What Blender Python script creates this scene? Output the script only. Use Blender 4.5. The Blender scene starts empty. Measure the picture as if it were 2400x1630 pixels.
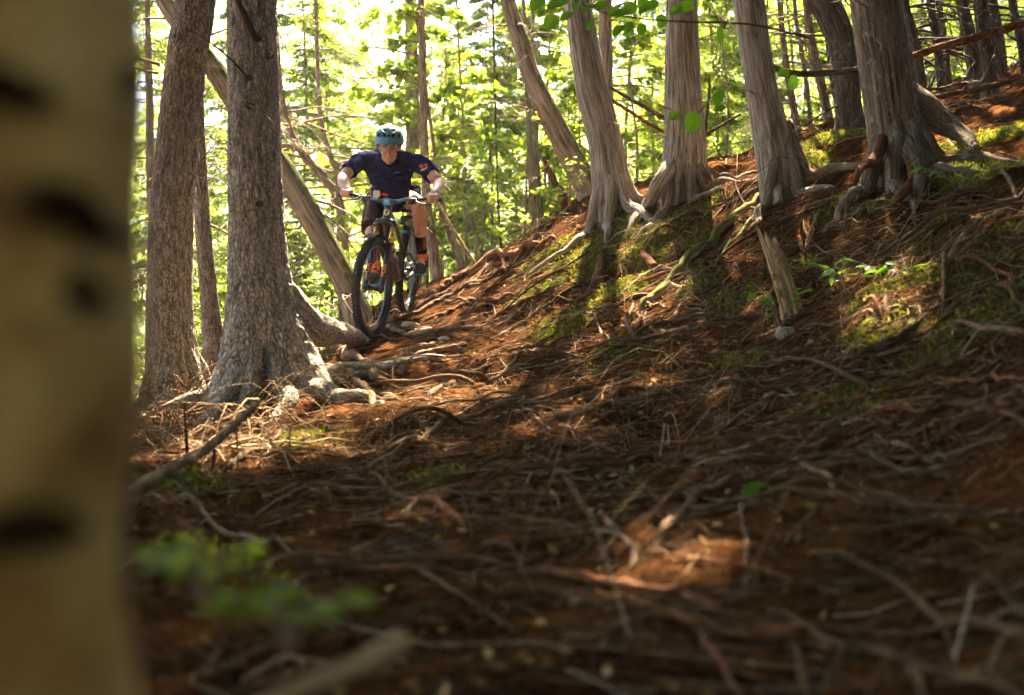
import bpy, math, random
import numpy as np
from mathutils import Vector, Matrix
from mathutils.bvhtree import BVHTree

R = math.radians
rng = np.random.default_rng(11)
random.seed(11)
scene = bpy.context.scene
C = scene.collection

# ------------------------------------------------------------------ camera, sky, sun, exposure
FOC = 40.0
F = 2400 * FOC / 36.0            # focal length in photograph pixels
cam_d = bpy.data.cameras.new('camera')
cam = bpy.data.objects.new('camera', cam_d)
C.objects.link(cam)
cam.location = (0, 0, 0)
cam.rotation_euler = (R(90), 0, 0)
cam_d.lens = FOC
cam_d.sensor_width = 36.0
cam_d.clip_start = 0.05
cam_d.clip_end = 2000
cam_d.dof.use_dof = True
cam_d.dof.focus_distance = 8.45
cam_d.dof.aperture_fstop = 2.3
scene.camera = cam

SUN_EL, SUN_AZ = R(54), R(-4)     # sun stands high behind the rider
SUN = np.array([-math.sin(SUN_AZ) * math.cos(SUN_EL), math.cos(SUN_AZ) * math.cos(SUN_EL), math.sin(SUN_EL)])
world = bpy.data.worlds.new('World')
scene.world = world
world.use_nodes = True
wn = world.node_tree
sky = wn.nodes.new('ShaderNodeTexSky')
sky.sky_type = 'NISHITA'
sky.sun_disc = False
sky.sun_elevation = SUN_EL
sky.sun_rotation = -SUN_AZ
sky.air_density = 0.9
sky.dust_density = 2.0
sky.ozone_density = 1.0
bg = wn.nodes['Background']
bg.inputs['Strength'].default_value = 0.052
wn.links.new(sky.outputs[0], bg.inputs['Color'])
sun_d = bpy.data.lights.new('sun', 'SUN')
sun_d.energy = 5.0
sun_d.angle = R(0.53)
sun_d.color = (1.0, 0.88, 0.70)
sun = bpy.data.objects.new('sun', sun_d)
C.objects.link(sun)
sun.rotation_euler = Vector(-SUN).to_track_quat('-Z', 'Y').to_euler()
sun.location = (1, 12, 20)

vs = scene.view_settings
vs.view_transform = 'Standard'
vs.look = 'None'
vs.exposure = 4.1
vs.gamma = 1.0
vs.use_curve_mapping = False
vs.use_white_balance = True
vs.white_balance_temperature = 6600
vs.white_balance_tint = 9
scene.render.engine = 'CYCLES'
cy = scene.cycles
cy.use_denoising = True
try:
    cy.denoiser = 'OPENIMAGEDENOISE'
    cy.denoising_input_passes = 'RGB_ALBEDO_NORMAL'
    cy.denoising_prefilter = 'FAST'
except Exception:
    pass
cy.max_bounces = 3
cy.diffuse_bounces = 3
cy.volume_bounces = 0
cy.glossy_bounces = 2
cy.transmission_bounces = 4
cy.transparent_max_bounces = 4
cy.caustics_reflective = False
cy.caustics_refractive = False
cy.sample_clamp_indirect = 6.0
cy.use_light_tree = False
cy.use_adaptive_sampling = True
cy.adaptive_threshold = 0.04


# ------------------------------------------------------------------ helpers
def P(px, py, Y):
    """photograph pixel at depth Y -> world point (the camera stands at the origin, looking along +Y)"""
    return np.array([(px - 1200) / F * Y, Y, (815 - py) / F * Y])


def proj(p):
    return (1200 + p[0] / p[1] * F, 815 - p[2] / p[1] * F)


def _hash(ix, iy, iz, seed):
    h = (ix * 374761393 + iy * 668265263 + iz * 2147483647 + seed * 1274126177) & 0xffffffff
    h = ((h ^ (h >> 13)) * 1274126177) & 0xffffffff
    h = h ^ (h >> 16)
    return (h & 0xffff) / 65535.0


def vnoise(p, seed=0):
    p = np.asarray(p, float)
    i = np.floor(p).astype(np.int64)
    f = p - i
    f = f * f * (3 - 2 * f)
    out = 0
    for dx in (0, 1):
        wx = f[:, 0] if dx else 1 - f[:, 0]
        for dy in (0, 1):
            wy = f[:, 1] if dy else 1 - f[:, 1]
            for dz in (0, 1):
                wz = f[:, 2] if dz else 1 - f[:, 2]
                out = out + wx * wy * wz * _hash(i[:, 0] + dx, i[:, 1] + dy, i[:, 2] + dz, seed)
    return out * 2 - 1


def fbm(p, octv=4, seed=0, gain=.5, lac=2.03):
    p = np.asarray(p, float)
    a, s = 1.0, 0
    for o in range(octv):
        s = s + a * vnoise(p, seed + o * 17)
        p = p * lac
        a *= gain
    return s


def nrm(v):
    v = np.asarray(v, float)
    return v / (np.linalg.norm(v, axis=-1, keepdims=True) + 1e-12)


class MB:
    """collects vertices and faces, builds one mesh object"""
    def __init__(self):
        self.V, self.Fq, self.Ft, self.B, self.n = [], [], [], [], 0
        self.Mq, self.Mt = [], []

    def add(self, V, faces, bk=None, mi=0):
        V = np.asarray(V, float).reshape(-1, 3)
        faces = np.asarray(faces, np.int64)
        self.V.append(V)
        self.B.append(V if bk is None else np.asarray(bk, float))
        if len(faces):
            if faces.shape[1] == 4:
                self.Fq.append(faces + self.n)
                self.Mq.append(np.full(len(faces), mi))
            else:
                self.Ft.append(faces + self.n)
                self.Mt.append(np.full(len(faces), mi))
        self.n += len(V)
        return self

    def arrays(self):
        V = np.concatenate(self.V)
        Q = np.concatenate(self.Fq) if self.Fq else np.zeros((0, 4), np.int64)
        T = np.concatenate(self.Ft) if self.Ft else np.zeros((0, 3), np.int64)
        return V, Q, T

    def mesh(self, name, mats, off=(0, 0, 0), smooth=True, attr=None):
        V, Q, T = self.arrays()
        B = np.concatenate(self.B)
        me = bpy.data.meshes.new(name)
        me.vertices.add(len(V))
        me.vertices.foreach_set('co', (V - np.asarray(off, float)).astype(np.float32).ravel())
        nl = Q.size + T.size
        me.loops.add(nl)
        me.loops.foreach_set('vertex_index', np.concatenate([Q.ravel(), T.ravel()]).astype(np.int32))
        me.polygons.add(len(Q) + len(T))
        st = np.concatenate([np.arange(len(Q)) * 4, Q.size + np.arange(len(T)) * 3]).astype(np.int32)
        me.polygons.foreach_set('loop_start', st)
        me.polygons.foreach_set('use_smooth', np.full(len(Q) + len(T), smooth))
        mi = np.concatenate((self.Mq or [np.zeros(0)]) + (self.Mt or [np.zeros(0)])).astype(np.int32)
        for m in (mats if isinstance(mats, (list, tuple)) else [mats]):
            me.materials.append(m)
        me.polygons.foreach_set('material_index', mi)
        a = me.attributes.new('bk', 'FLOAT_VECTOR', 'POINT')
        a.data.foreach_set('vector', B.astype(np.float32).ravel())
        for k, v in (attr or {}).items():
            a = me.attributes.new(k, 'FLOAT', 'POINT')
            a.data.foreach_set('value', np.asarray(v, np.float32))
        me.update(calc_edges=True)
        return me

    def build(self, name, mats, parent=None, smooth=True, local=False, origin=None, attr=None):
        off = np.zeros(3)
        if parent is not None and not local:
            q = parent
            while q is not None:
                off = off + np.array(q.location)
                q = q.parent
        if origin is not None:
            off = np.asarray(origin, float)
        o = bpy.data.objects.new(name, self.mesh(name, mats, off, smooth, attr))
        C.objects.link(o)
        o.parent = parent
        if origin is not None:
            o.location = origin
        return o


def tag(o, label=None, cat=None, group=None, kind=None):
    if label: o['label'] = label
    if cat: o['category'] = cat
    if group: o['group'] = group
    if kind: o['kind'] = kind
    return o


def thing(name, label, cat, loc=(0, 0, 0), group=None):
    o = bpy.data.objects.new(name, None)
    o.empty_display_size = 0.1
    C.objects.link(o)
    o.location = tuple(float(x) for x in loc)
    return tag(o, label, cat, group)


def catmull(pts, m):
    pts = np.asarray(pts, float)
    if len(pts) < 3:
        t = np.linspace(0, 1, max(2, m))[:, None]
        return pts[0] * (1 - t) + pts[-1] * t
    p = np.vstack([2 * pts[0] - pts[1], pts, 2 * pts[-1] - pts[-2]])
    seg = len(pts) - 1
    t = np.linspace(0, seg, m)
    k = np.minimum(t.astype(int), seg - 1)
    f = (t - k)[:, None]
    a, b, c, d = p[k], p[k + 1], p[k + 2], p[k + 3]
    return .5 * (2 * b + (c - a) * f + (2 * a - 5 * b + 4 * c - d) * f ** 2 + (3 * b - a - 3 * c + d) * f ** 3)


def interp(vals, m):
    vals = np.asarray(vals, float)
    return np.interp(np.linspace(0, len(vals) - 1, m), np.arange(len(vals)), vals)


def frames(c, ref=None):
    t = nrm(np.gradient(c, axis=0))
    if ref is not None:
        ref = np.asarray(ref, float)
        e1 = nrm(ref[None] - (t @ ref)[:, None] * t)
    else:
        e1 = np.zeros_like(t)
        r0 = np.array([0, 0, 1.]) if abs(t[0][2]) < .8 else np.array([1., 0, 0])
        v = nrm(r0 - (r0 @ t[0]) * t[0])
        for i in range(len(t)):
            v = nrm(v - (v @ t[i]) * t[i])
            e1[i] = v
    return t, e1, np.cross(t, e1)


def ringfaces(m, n, closed=True):
    i = np.arange(m - 1)[:, None]
    j = np.arange(n if closed else n - 1)[None]
    j2 = (j + 1) % n
    return np.stack([i * n + j, i * n + j2, (i + 1) * n + j2, (i + 1) * n + j], -1).reshape(-1, 4)


def tube(pts, rad, n=8, m=None, bump=0.0, freq=3.0, seed=0, ref=None, flat=1.0, smooth=True):
    """tapered tube along a smooth path, both ends closed"""
    m = m or max(2, len(pts) * 4)
    c = catmull(pts, m) if smooth else np.asarray(pts, float)
    m = len(c)
    r = interp(rad, m) if np.ndim(rad) else np.full(m, float(rad))
    c = np.vstack([c[:1], c, c[-1:]])
    r = np.concatenate([[r[0] * .05], r, [r[-1] * .05]])
    t, e1, e2 = frames(c[1:-1], ref)
    t, e1, e2 = [np.vstack([x[:1], x, x[-1:]]) for x in (t, e1, e2)]
    th = np.linspace(0, 2 * np.pi, n, endpoint=False)
    d = np.linalg.norm(np.diff(c, axis=0), axis=1)
    h = np.concatenate([[0], np.cumsum(d)])
    rr = r[:, None] * np.ones((1, n))
    bk = np.stack([np.cos(th)[None] * np.maximum(rr, .004), np.sin(th)[None] * np.maximum(rr, .004), np.repeat(h[:, None], n, 1)], -1)
    if bump:
        q = bk.reshape(-1, 3) / max(r.max(), 1e-4)
        q = q * np.array([freq, freq, freq * .35]) + seed * 7.3
        rr = rr * (1 + bump * fbm(q, 3, seed).reshape(rr.shape))
    V = c[:, None] + rr[..., None] * (np.cos(th)[None, :, None] * e1[:, None] + flat * np.sin(th)[None, :, None] * e2[:, None])
    return V.reshape(-1, 3), ringfaces(len(c), n), bk.reshape(-1, 3)


def box(c, s, rot=None):
    c, s = np.asarray(c, float), np.asarray(s, float) / 2
    v = np.array([[x, y, z] for x in (-1, 1) for y in (-1, 1) for z in (-1, 1)], float) * s
    if rot is not None:
        v = v @ np.array(rot).T
    return v + c, np.array([[0, 1, 3, 2], [4, 6, 7, 5], [0, 4, 5, 1], [2, 3, 7, 6], [0, 2, 6, 4], [1, 5, 7, 3]])


def ellipsoid(c, r, nu=14, nv=10, rot=None, p=1.0):
    u = np.linspace(0, 2 * np.pi, nu, endpoint=False)
    w = np.linspace(-np.pi / 2 + .02, np.pi / 2 - .02, nv)
    cu, su, cw, sw = np.cos(u), np.sin(u), np.cos(w), np.sin(w)
    V = np.stack([cw[:, None] * cu[None], cw[:, None] * su[None], np.repeat(sw[:, None], nu, 1)], -1).reshape(-1, 3)
    V = np.sign(V) * np.abs(V) ** p * np.asarray(r, float)
    if rot is not None:
        V = V @ np.array(rot).T
    f = ringfaces(nv, nu)
    return V + np.asarray(c, float), f


def capped(V, f, m, n):
    return V, f


LANDMARKS = [(868, 720, 'the front wheel'), (1835, 640, 'the rotten post'), (980, 1185, 'the straight reddish stick'), (1450, 1270, 'the forked sunlit stick'), (620, 900, 'the big scaly trunk'),
             (1430, 500, 'the palest bank cedar'), (1600, 480, 'the split-base cedar'), (1840, 520, 'the slim bank cedar'), (2110, 400, 'the thickest cedar'), (1330, 660, 'the moss mound'), (1950, 530, 'the arched vine'),
             (1500, 1420, 'the twin roots'), (1870, 1330, 'the looping root'), (1600, 1092, 'the wavy dark root'), (1560, 785, 'the hooked pale root'), (1080, 995, 'the long sweeping root'), (2255, 575, 'the peeling log piece'),
             (2120, 610, 'the zigzag branch'), (960, 768, 'the oval stone'), (450, 1070, 'the leaning broken branch'), (840, 862, 'the thick knobbly root'), (1150, 625, 'the ridge crest root'), (1810, 745, 'the green seedling'),
             (1710, 1185, 'the dull broad leaf'), (2050, 742, 'the sunlit root arc'), (2200, 930, 'the level root pair'), (1850, 890, 'the broad dark root'), (1600, 620, 'the mossy fallen pole'), (690, 1000, 'the sunlit soil patch'),
             (820, 1560, 'the blurred broken stick'), (1745, 1250, 'the upright pale stick'), (2400, 1200, 'the black lower right corner'), (1230, 840, 'the curved brown roots'), (560, 1300, 'the blurred green tuft'), (2330, 760, 'the dark moss bank')]
_used = {}


def where_label(p, kind):
    """a phrase that places a thing beside the nearest thing one can find"""
    px, py = proj(p)
    near = sorted(LANDMARKS, key=lambda l: (l[0] - px) ** 2 + (l[1] - py) ** 2)
    for l in near[:4]:
        dx, dy = px - l[0], py - l[1]
        if abs(dx) > 1.6 * abs(dy): rel = 'left of' if dx < 0 else 'right of'
        elif abs(dy) > 1.6 * abs(dx): rel = 'above' if dy < 0 else 'below'
        else: rel = ('above' if dy < 0 else 'below') + ' and ' + ('left of' if dx < 0 else 'right of')
        lb = kind + ' ' + rel + ' ' + l[2]
        if lb not in _used:
            _used[lb] = 1
            return lb
    lb = kind + ' between ' + near[0][2] + ' and ' + near[1][2]
    if lb in _used:
        lb = kind + ' among the tangle between ' + near[0][2] + ' and ' + near[2][2]
    _used[lb] = 1
    return lb


# ------------------------------------------------------------------ materials
def newmat(name):
    m = bpy.data.materials.new(name)
    m.use_nodes = True
    nt = m.node_tree
    nt.nodes.clear()
    out = nt.nodes.new('ShaderNodeOutputMaterial')
    return m, nt, out


def N(nt, typ, ins=None, **kw):
    n = nt.nodes.new(typ)
    for k, v in kw.items():
        setattr(n, k, v)
    for k, v in (ins or {}).items():
        if isinstance(v, bpy.types.NodeSocket):
            nt.links.new(v, n.inputs[k])
        else:
            n.inputs[k].default_value = v
    return n


def ramp(nt, fac, stops, interp_='LINEAR'):
    n = nt.nodes.new('ShaderNodeValToRGB')
    cr = n.color_ramp
    cr.interpolation = interp_
    while len(cr.elements) > 1:
        cr.elements.remove(cr.elements[-1])
    cr.elements[0].position = stops[0][0]
    cr.elements[0].color = (*stops[0][1], 1)
    for p, c in stops[1:]:
        e = cr.elements.new(p)
        e.color = (*c, 1)
    nt.links.new(fac, n.inputs[0])
    return n.outputs[0]


def mix(nt, fac, a, b, mode='MIX'):
    n = nt.nodes.new('ShaderNodeMixRGB')
    n.blend_type = mode
    for i, v in ((0, fac), (1, a), (2, b)):
        if isinstance(v, bpy.types.NodeSocket):
            nt.links.new(v, n.inputs[i])
        else:
            n.inputs[i].default_value = v if i == 0 else (*v, 1)
    return n.outputs[0]


def coords(nt, scale=(1, 1, 1), attr='bk'):
    a = N(nt, 'ShaderNodeAttribute', attribute_name=attr)
    return N(nt, 'ShaderNodeMapping', {'Vector': a.outputs['Vector'], 'Scale': scale}).outputs[0]


def noise(nt, vec, scale, detail=4, rough=.6, dist=0.0):
    return N(nt, 'ShaderNodeTexNoise', {'Vector': vec, 'Scale': scale, 'Detail': detail, 'Roughness': rough, 'Distortion': dist}).outputs[0]


def principled(nt, out, col, rough=.8, normal=None, spec=.3, **kw):
    p = nt.nodes.new('ShaderNodeBsdfPrincipled')
    if isinstance(col, bpy.types.NodeSocket):
        nt.links.new(col, p.inputs['Base Color'])
    else:
        p.inputs['Base Color'].default_value = (*col, 1)
    if isinstance(rough, bpy.types.NodeSocket):
        nt.links.new(rough, p.inputs['Roughness'])
    else:
        p.inputs['Roughness'].default_value = rough
    p.inputs['Specular IOR Level'].default_value = spec
    if normal is not None:
        nt.links.new(normal, p.inputs['Normal'])
    for k, v in kw.items():
        p.inputs[k.replace('_', ' ')].default_value = v
    nt.links.new(p.outputs[0], out.inputs['Surface'])
    return p


def bumpn(nt, h, strength=.5, dist=.01, prev=None):
    n = N(nt, 'ShaderNodeBump', {'Height': h, 'Strength': strength, 'Distance': dist})
    if prev is not None:
        nt.links.new(prev, n.inputs['Normal'])
    return n.outputs[0]


def mat_bark(name, dark, mid, light, stretch=.18, scale=26, bump=.012, moss=0.0, lichen=0.0, scaly=False):
    m, nt, out = newmat(name)
    v = coords(nt, (1, 1, stretch))
    v2 = coords(nt, (1, 1, .6))
    n1 = noise(nt, v, scale, 5, .62, .6)
    n2 = noise(nt, v2, scale * .22, 3, .6)
    n3 = noise(nt, coords(nt, (1, 1, 1)), scale * 4, 3, .6)
    if scaly:
        cv = coords(nt, (1, 1, .36))
        nz = N(nt, 'ShaderNodeTexNoise', {'Vector': cv, 'Scale': 40.0, 'Detail': 3.0}).outputs['Color']
        dv = N(nt, 'ShaderNodeMixRGB', {0: .03, 1: cv, 2: nz}, blend_type='ADD').outputs[0]
        vo = N(nt, 'ShaderNodeTexVoronoi', {'Vector': dv, 'Scale': scale * 3.3, 'Randomness': 1.0}, feature='DISTANCE_TO_EDGE').outputs[0]
        vr = ramp(nt, vo, [(0.0, (.1, .1, .1)), (.12, (.5, .5, .5)), (.4, (.8, .8, .8))])
        h = mix(nt, .5, n1, vr)
    else:
        h = n1
    col = ramp(nt, h, [(.36, dark), (.48, mid), (.64, light)])
    col = mix(nt, ramp(nt, n2, [(.35, (0, 0, 0)), (.7, (.6, .6, .6))]), col, tuple(.75 * x for x in mid))
    col = mix(nt, .22, col, mix(nt, n3, dark, light))
    n4 = noise(nt, coords(nt, (1, 1, stretch * .5)), scale * 2.6, 3, .6)
    col = mix(nt, .75, col, mix(nt, 1.0, col, ramp(nt, n4, [(.36, (.35, .33, .31)), (.5, (1, 1, 1)), (.66, (1.45, 1.42, 1.38))]), 'MULTIPLY'))
    if lichen:
        nl = noise(nt, coords(nt, (1, 1, .55)), 30, 5, .7, .5)
        col = mix(nt, ramp(nt, nl, [(.62 - lichen * .1, (0, 0, 0)), (.68 - lichen * .1, (.75, .75, .75))]), col, (.30, .34, .25))
    if moss:
        g = N(nt, 'ShaderNodeNewGeometry')
        sx = N(nt, 'ShaderNodeSeparateXYZ', {'Vector': g.outputs['Normal']}).outputs[2]
        nm = noise(nt, coords(nt), 9, 4, .6)
        ad = N(nt, 'ShaderNodeMath', {0: sx, 1: nm}, operation='ADD').outputs[0]
        col = mix(nt, ramp(nt, ad, [(1.05 - moss * .5, (0, 0, 0)), (1.25 - moss * .5, (.9, .9, .9))]), col, (.075, .085, .012))
    nb = bumpn(nt, h, 1.0, bump * 2.2)
    nb = bumpn(nt, n3, .35, bump * .4, nb)
    principled(nt, out, col, .92, nb, .03)
    return m


def mat_simple(name, col, rough=.6, spec=.4, metal=0.0, var=.12, scale=40, bump=.0, **kw):
    m, nt, out = newmat(name)
    n = noise(nt, coords(nt), scale, 4, .6)
    c = mix(nt, n, tuple(x * (1 - var) for x in col), tuple(min(1, x * (1 + var)) for x in col))
    nb = bumpn(nt, n, .6, bump) if bump else None
    r = ramp(nt, noise(nt, coords(nt), scale * .3, 3), [(.3, (rough * .85,) * 3), (.7, (min(1, rough * 1.15),) * 3)])
    p = principled(nt, out, c, r, nb, spec, **kw)
    p.inputs['Metallic'].default_value = metal
    return m


def mat_leaf(name, stops, trans=.5, tmul=(1.9, 1.8, .75), gloss=.012):
    """thin leaf: reflects and lets light through; every leaf has its own shade"""
    m, nt, out = newmat(name)
    g = N(nt, 'ShaderNodeNewGeometry')
    col = ramp(nt, g.outputs['Random Per Island'], stops)
    d = N(nt, 'ShaderNodeBsdfDiffuse', {'Color': col})
    tc = mix(nt, 1.0, col, tmul, 'MULTIPLY')
    t = N(nt, 'ShaderNodeBsdfTranslucent', {'Color': tc})
    mx = N(nt, 'ShaderNodeMixShader', {0: trans, 1: d.outputs[0], 2: t.outputs[0]})
    gl = N(nt, 'ShaderNodeBsdfGlossy', {'Roughness': .45, 'Color': (1, 1, 1, 1)})
    fr = N(nt, 'ShaderNodeFresnel', {'IOR': 1.35})
    fm = N(nt, 'ShaderNodeMath', {0: fr.outputs[0], 1: gloss * 8}, operation='MULTIPLY')
    mx2 = N(nt, 'ShaderNodeMixShader', {0: fm.outputs[0], 1: mx.outputs[0], 2: gl.outputs[0]})
    nt.links.new(mx2.outputs[0], out.inputs['Surface'])
    return m


def mat_litter(name, stops, rough=.85, trans=0.0):
    m, nt, out = newmat(name)
    g = N(nt, 'ShaderNodeNewGeometry')
    col = ramp(nt, g.outputs['Random Per Island'], stops)
    col = mix(nt, noise(nt, coords(nt), 60, 3), col, mix(nt, 1.0, col, (.55, .5, .45), 'MULTIPLY'))
    p = principled(nt, out, col, rough, None, 0.0)
    if trans:
        t = N(nt, 'ShaderNodeBsdfTranslucent', {'Color': col})
        mx = N(nt, 'ShaderNodeMixShader', {0: trans, 1: p.outputs[0], 2: t.outputs[0]})
        nt.links.new(mx.outputs[0], out.inputs['Surface'])
    return m


M = {}
M['cedar'] = mat_bark('cedar_bark', (.10, .066, .042), (.29, .225, .165), (.54, .46, .37), .06, 44, .010, 0, .35)
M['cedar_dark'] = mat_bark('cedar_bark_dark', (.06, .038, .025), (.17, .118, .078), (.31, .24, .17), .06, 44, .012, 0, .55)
M['scaly'] = mat_bark('scaly_bark', (.13, .085, .055), (.37, .305, .225), (.66, .585, .48), .4, 22, .016, 0, .2, True)
M['scaly_dark'] = mat_bark('scaly_bark_brown', (.10, .063, .038), (.31, .24, .165), (.54, .46, .355), .4, 24, .016, 0, .1, True)
M['brown'] = mat_bark('brown_bark', (.09, .06, .038), (.26, .19, .125), (.42, .34, .24), .2, 30, .01)
M['mossy'] = mat_bark('mossy_bark', (.09, .06, .035), (.27, .20, .125), (.42, .34, .23), .12, 26, .012, .75)
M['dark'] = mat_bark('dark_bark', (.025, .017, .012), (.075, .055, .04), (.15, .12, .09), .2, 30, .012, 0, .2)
M['root'] = mat_bark('root_bark', (.025, .013, .007), (.085, .047, .022), (.17, .102, .055), .3, 50, .004)
M['root_red'] = mat_bark('red_root_bark', (.04, .016, .007), (.125, .050, .022), (.23, .105, .05), .3, 50, .004)
M['root_grey'] = mat_bark('grey_root_bark', (.04, .023, .012), (.13, .078, .042), (.25, .16, .09), .3, 50, .004)
M['root_dark'] = mat_bark('dark_root_bark', (.02, .011, .006), (.06, .034, .018), (.125, .078, .045), .3, 50, .004)
M['pale_wood'] = mat_bark('pale_rotten_wood', (.10, .05, .022), (.36, .235, .115), (.56, .41, .23), .1, 30, .008)
M['bare_twig'] = mat_bark('bare_twig', (.11, .07, .045), (.27, .19, .13), (.42, .32, .23), .3, 60, .003)
# ------------------------------------------------------------------ ground
_rows = [
 (1.5, [(-900, 1600), (-300, 1630), (300, 1650), (800, 1650), (1200, 1650), (1800, 1630), (2400, 1560), (3000, 1400)]),
 (2.4, [(-600, 1330), (0, 1345), (400, 1352), (900, 1355), (1500, 1330), (2000, 1270), (2400, 1150), (2900, 930)]),
 (3.5, [(-700, 1180), (-200, 1180), (400, 1165), (900, 1150), (1400, 1120), (1900, 1030), (2300, 870), (2700, 660)]),
 (4.8, [(-400, 1080), (0, 1065), (350, 1058), (600, 1045), (900, 1022), (1250, 985), (1600, 910), (1950, 785), (2300, 610), (2700, 420)]),
 (6.0, [(-200, 1050), (100, 1010), (350, 985), (550, 962), (800, 930), (1050, 900), (1350, 840), (1650, 735), (1950, 610), (2250, 470), (2600, 330)]),
 (7.2, [(-100, 1080), (200, 985), (400, 925), (600, 882), (800, 860), (950, 838), (1150, 800), (1400, 712), (1650, 598), (1850, 505), (2130, 395), (2500, 270)]),
 (8.3, [(0, 1150), (300, 1000), (500, 905), (720, 812), (870, 793), (1000, 772), (1150, 730), (1300, 650), (1450, 570), (1600, 498), (1800, 420), (2100, 340), (2400, 250)]),
 (9.5, [(0, 1180), (300, 1060), (550, 955), (700, 835), (850, 755), (945, 734), (1050, 706), (1200, 620), (1330, 540), (1450, 490), (1600, 440), (1900, 340), (2300, 235), (2700, 130)]),
 (11., [(0, 1200), (300, 1100), (650, 905), (820, 745), (930, 692), (1010, 665), (1090, 634), (1200, 574), (1300, 508), (1380, 462), (1500, 440), (1900, 310), (2300, 190), (2700, 90)]),
 (14., [(-200, 1250), (200, 1120), (700, 900), (1000, 715), (1200, 640), (1400, 540), (1700, 410), (2000, 290), (2400, 150), (2800, 60)]),
 (20., [(-300, 1150), (300, 1080), (700, 980), (1100, 790), (1500, 600), (2000, 330), (2500, 130)]),
 (35., [(-300, 1050), (600, 960), (1200, 840), (1800, 600), (2400, 330)]),
]
_cp = [P(px, py, Y) for Y, l in _rows for px, py in l]
for x, y, z in [(-60, 120, -8), (0, 120, -4), (60, 120, 8), (-60, 30, -7), (60, 30, 12), (-60, -40, -6), (60, -40, 14), (0, -40, -2), (-20, 10, -4.5),
                (22, 10, 6.5), (0, -3, -.75), (-4, -3, -.9), (4, -3, .3), (0, 0, -.5), (-2, 0, -.5), (2, 0, -.15), (10, 0, 2.6), (-9, 4, -1.6), (10, 5, 3.6), (-180, 0, -8), (180, 0, 20), (0, 250, -5), (180, 200, 16), (-180, 200, -8)]:
    _cp.append(np.array([x, y, z], float))
_cp = np.array(_cp)


def _tpsk(a, b):
    d2 = ((a[:, None, :] - b[None]) ** 2).sum(-1)
    return .5 * d2 * np.log(d2 + 1e-9)


_K = _tpsk(_cp[:, :2], _cp[:, :2]) + np.eye(len(_cp)) * .02
_Pm = np.hstack([np.ones((len(_cp), 1)), _cp[:, :2]])
_A = np.block([[_K, _Pm], [_Pm.T, np.zeros((3, 3))]])
_W = np.linalg.solve(_A, np.concatenate([_cp[:, 2], np.zeros(3)]))

# moss patches: photograph pixel of the centre, half width and half height in pixels, height of the cushion in metres
MOSS = [(1330, 655, 50, 34, .07), (1400, 600, 26, 45, .05), (1440, 545, 70, 30, .03), (1565, 545, 75, 35, .04), (1280, 600, 60, 40, .03), (1420, 700, 60, 30, .02),
        (1350, 750, 70, 22, .03), (1430, 830, 60, 22, .03), (1240, 700, 40, 26, .02), (1640, 660, 40, 25, .02), (1700, 720, 50, 25, .02), (2170, 560, 80, 55, .05), (2240, 650, 80, 40, .05),
        (2080, 690, 80, 35, .04), (2050, 800, 70, 35, .03), (2330, 560, 60, 60, .04), (2260, 430, 90, 60, .05), (2100, 470, 70, 40, .04), (1960, 500, 60, 30, .03), (1750, 850, 60, 20, .02),
        (700, 1030, 60, 30, .03), (420, 1140, 90, 45, .05), (430, 1330, 110, 110, .07), (620, 1420, 100, 60, .06), (740, 840, 40, 30, .03), (690, 800, 50, 35, .03), (2330, 330, 70, 50, .03),
        (1960, 960, 60, 25, .02), (2300, 760, 120, 50, .05), (1500, 600, 50, 30, .03), (1850, 640, 50, 30, .03), (1000, 1130, 60, 20, .02), (1930, 330, 70, 30, .05), (1900, 380, 45, 40, .06)]


def H0(x, y):
    q = np.stack([x, y], -1)
    out = np.empty(len(q))
    for s in range(0, len(q), 20000):
        k = _tpsk(q[s:s + 20000], _cp[:, :2])
        out[s:s + 20000] = k @ _W[:len(_cp)] + _W[-3] + q[s:s + 20000] @ _W[-2:]
    return out


_gx = np.arange(-9, 11.01, .05)
_gy = np.arange(.2, 24.01, .05)
_GX, _GY = np.meshgrid(_gx, _gy)
_HB = H0(_GX.ravel(), _GY.ravel())


def detail(x, y, near=True):
    q = np.stack([x, y, np.zeros_like(x)], -1)
    amp = np.clip(1.3 - np.hypot(x, y) / 40, .2, 1)
    n = .052 * fbm(q * 1.7, 3, 3) + .034 * fbm(q * 5.2, 3, 9)
    if near:
        n = n + .012 * fbm(q * 17, 3, 21)
    amp = amp * np.clip(.35 + (y - 1.2) / 5, .35, 1)
    trail = np.exp(-((x + .75 - .05 * (y - 8)) / .35) ** 2) * np.clip((y - 5) / 2, 0, 1)
    return n * amp * (1 - .6 * trail)


_HG = (_HB + detail(_GX.ravel(), _GY.ravel(), False)).reshape(_GX.shape)


def H(x, y):
    x, y = np.atleast_1d(np.asarray(x, float)), np.atleast_1d(np.asarray(y, float))
    fx = np.clip((x - _gx[0]) / .05, 0, len(_gx) - 1.001)
    fy = np.clip((y - _gy[0]) / .05, 0, len(_gy) - 1.001)
    i, j = fx.astype(int), fy.astype(int)
    a, b = fx - i, fy - j
    return (_HG[j, i] * (1 - a) * (1 - b) + _HG[j, i + 1] * a * (1 - b) + _HG[j + 1, i] * (1 - a) * b + _HG[j + 1, i + 1] * a * b)


def h1(x, y):
    if -9 < x < 11 and .2 < y < 24:
        return float(H(x, y)[0])
    return float(H0(np.array([x]), np.array([y]))[0])


def G(px, py, y0=1.0):
    """where the sight line through a photograph pixel meets the ground"""
    Y = np.geomspace(y0, 23, 900)
    x, z = (px - 1200) / F * Y, (815 - py) / F * Y
    below = z < H(x, Y)
    k = np.argmax(below) if below.any() else len(Y) - 1
    k = max(k, 1)
    y = Y[k]
    return np.array([(px - 1200) / F * y, y, float(H((px - 1200) / F * y, y)[0])])


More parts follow.
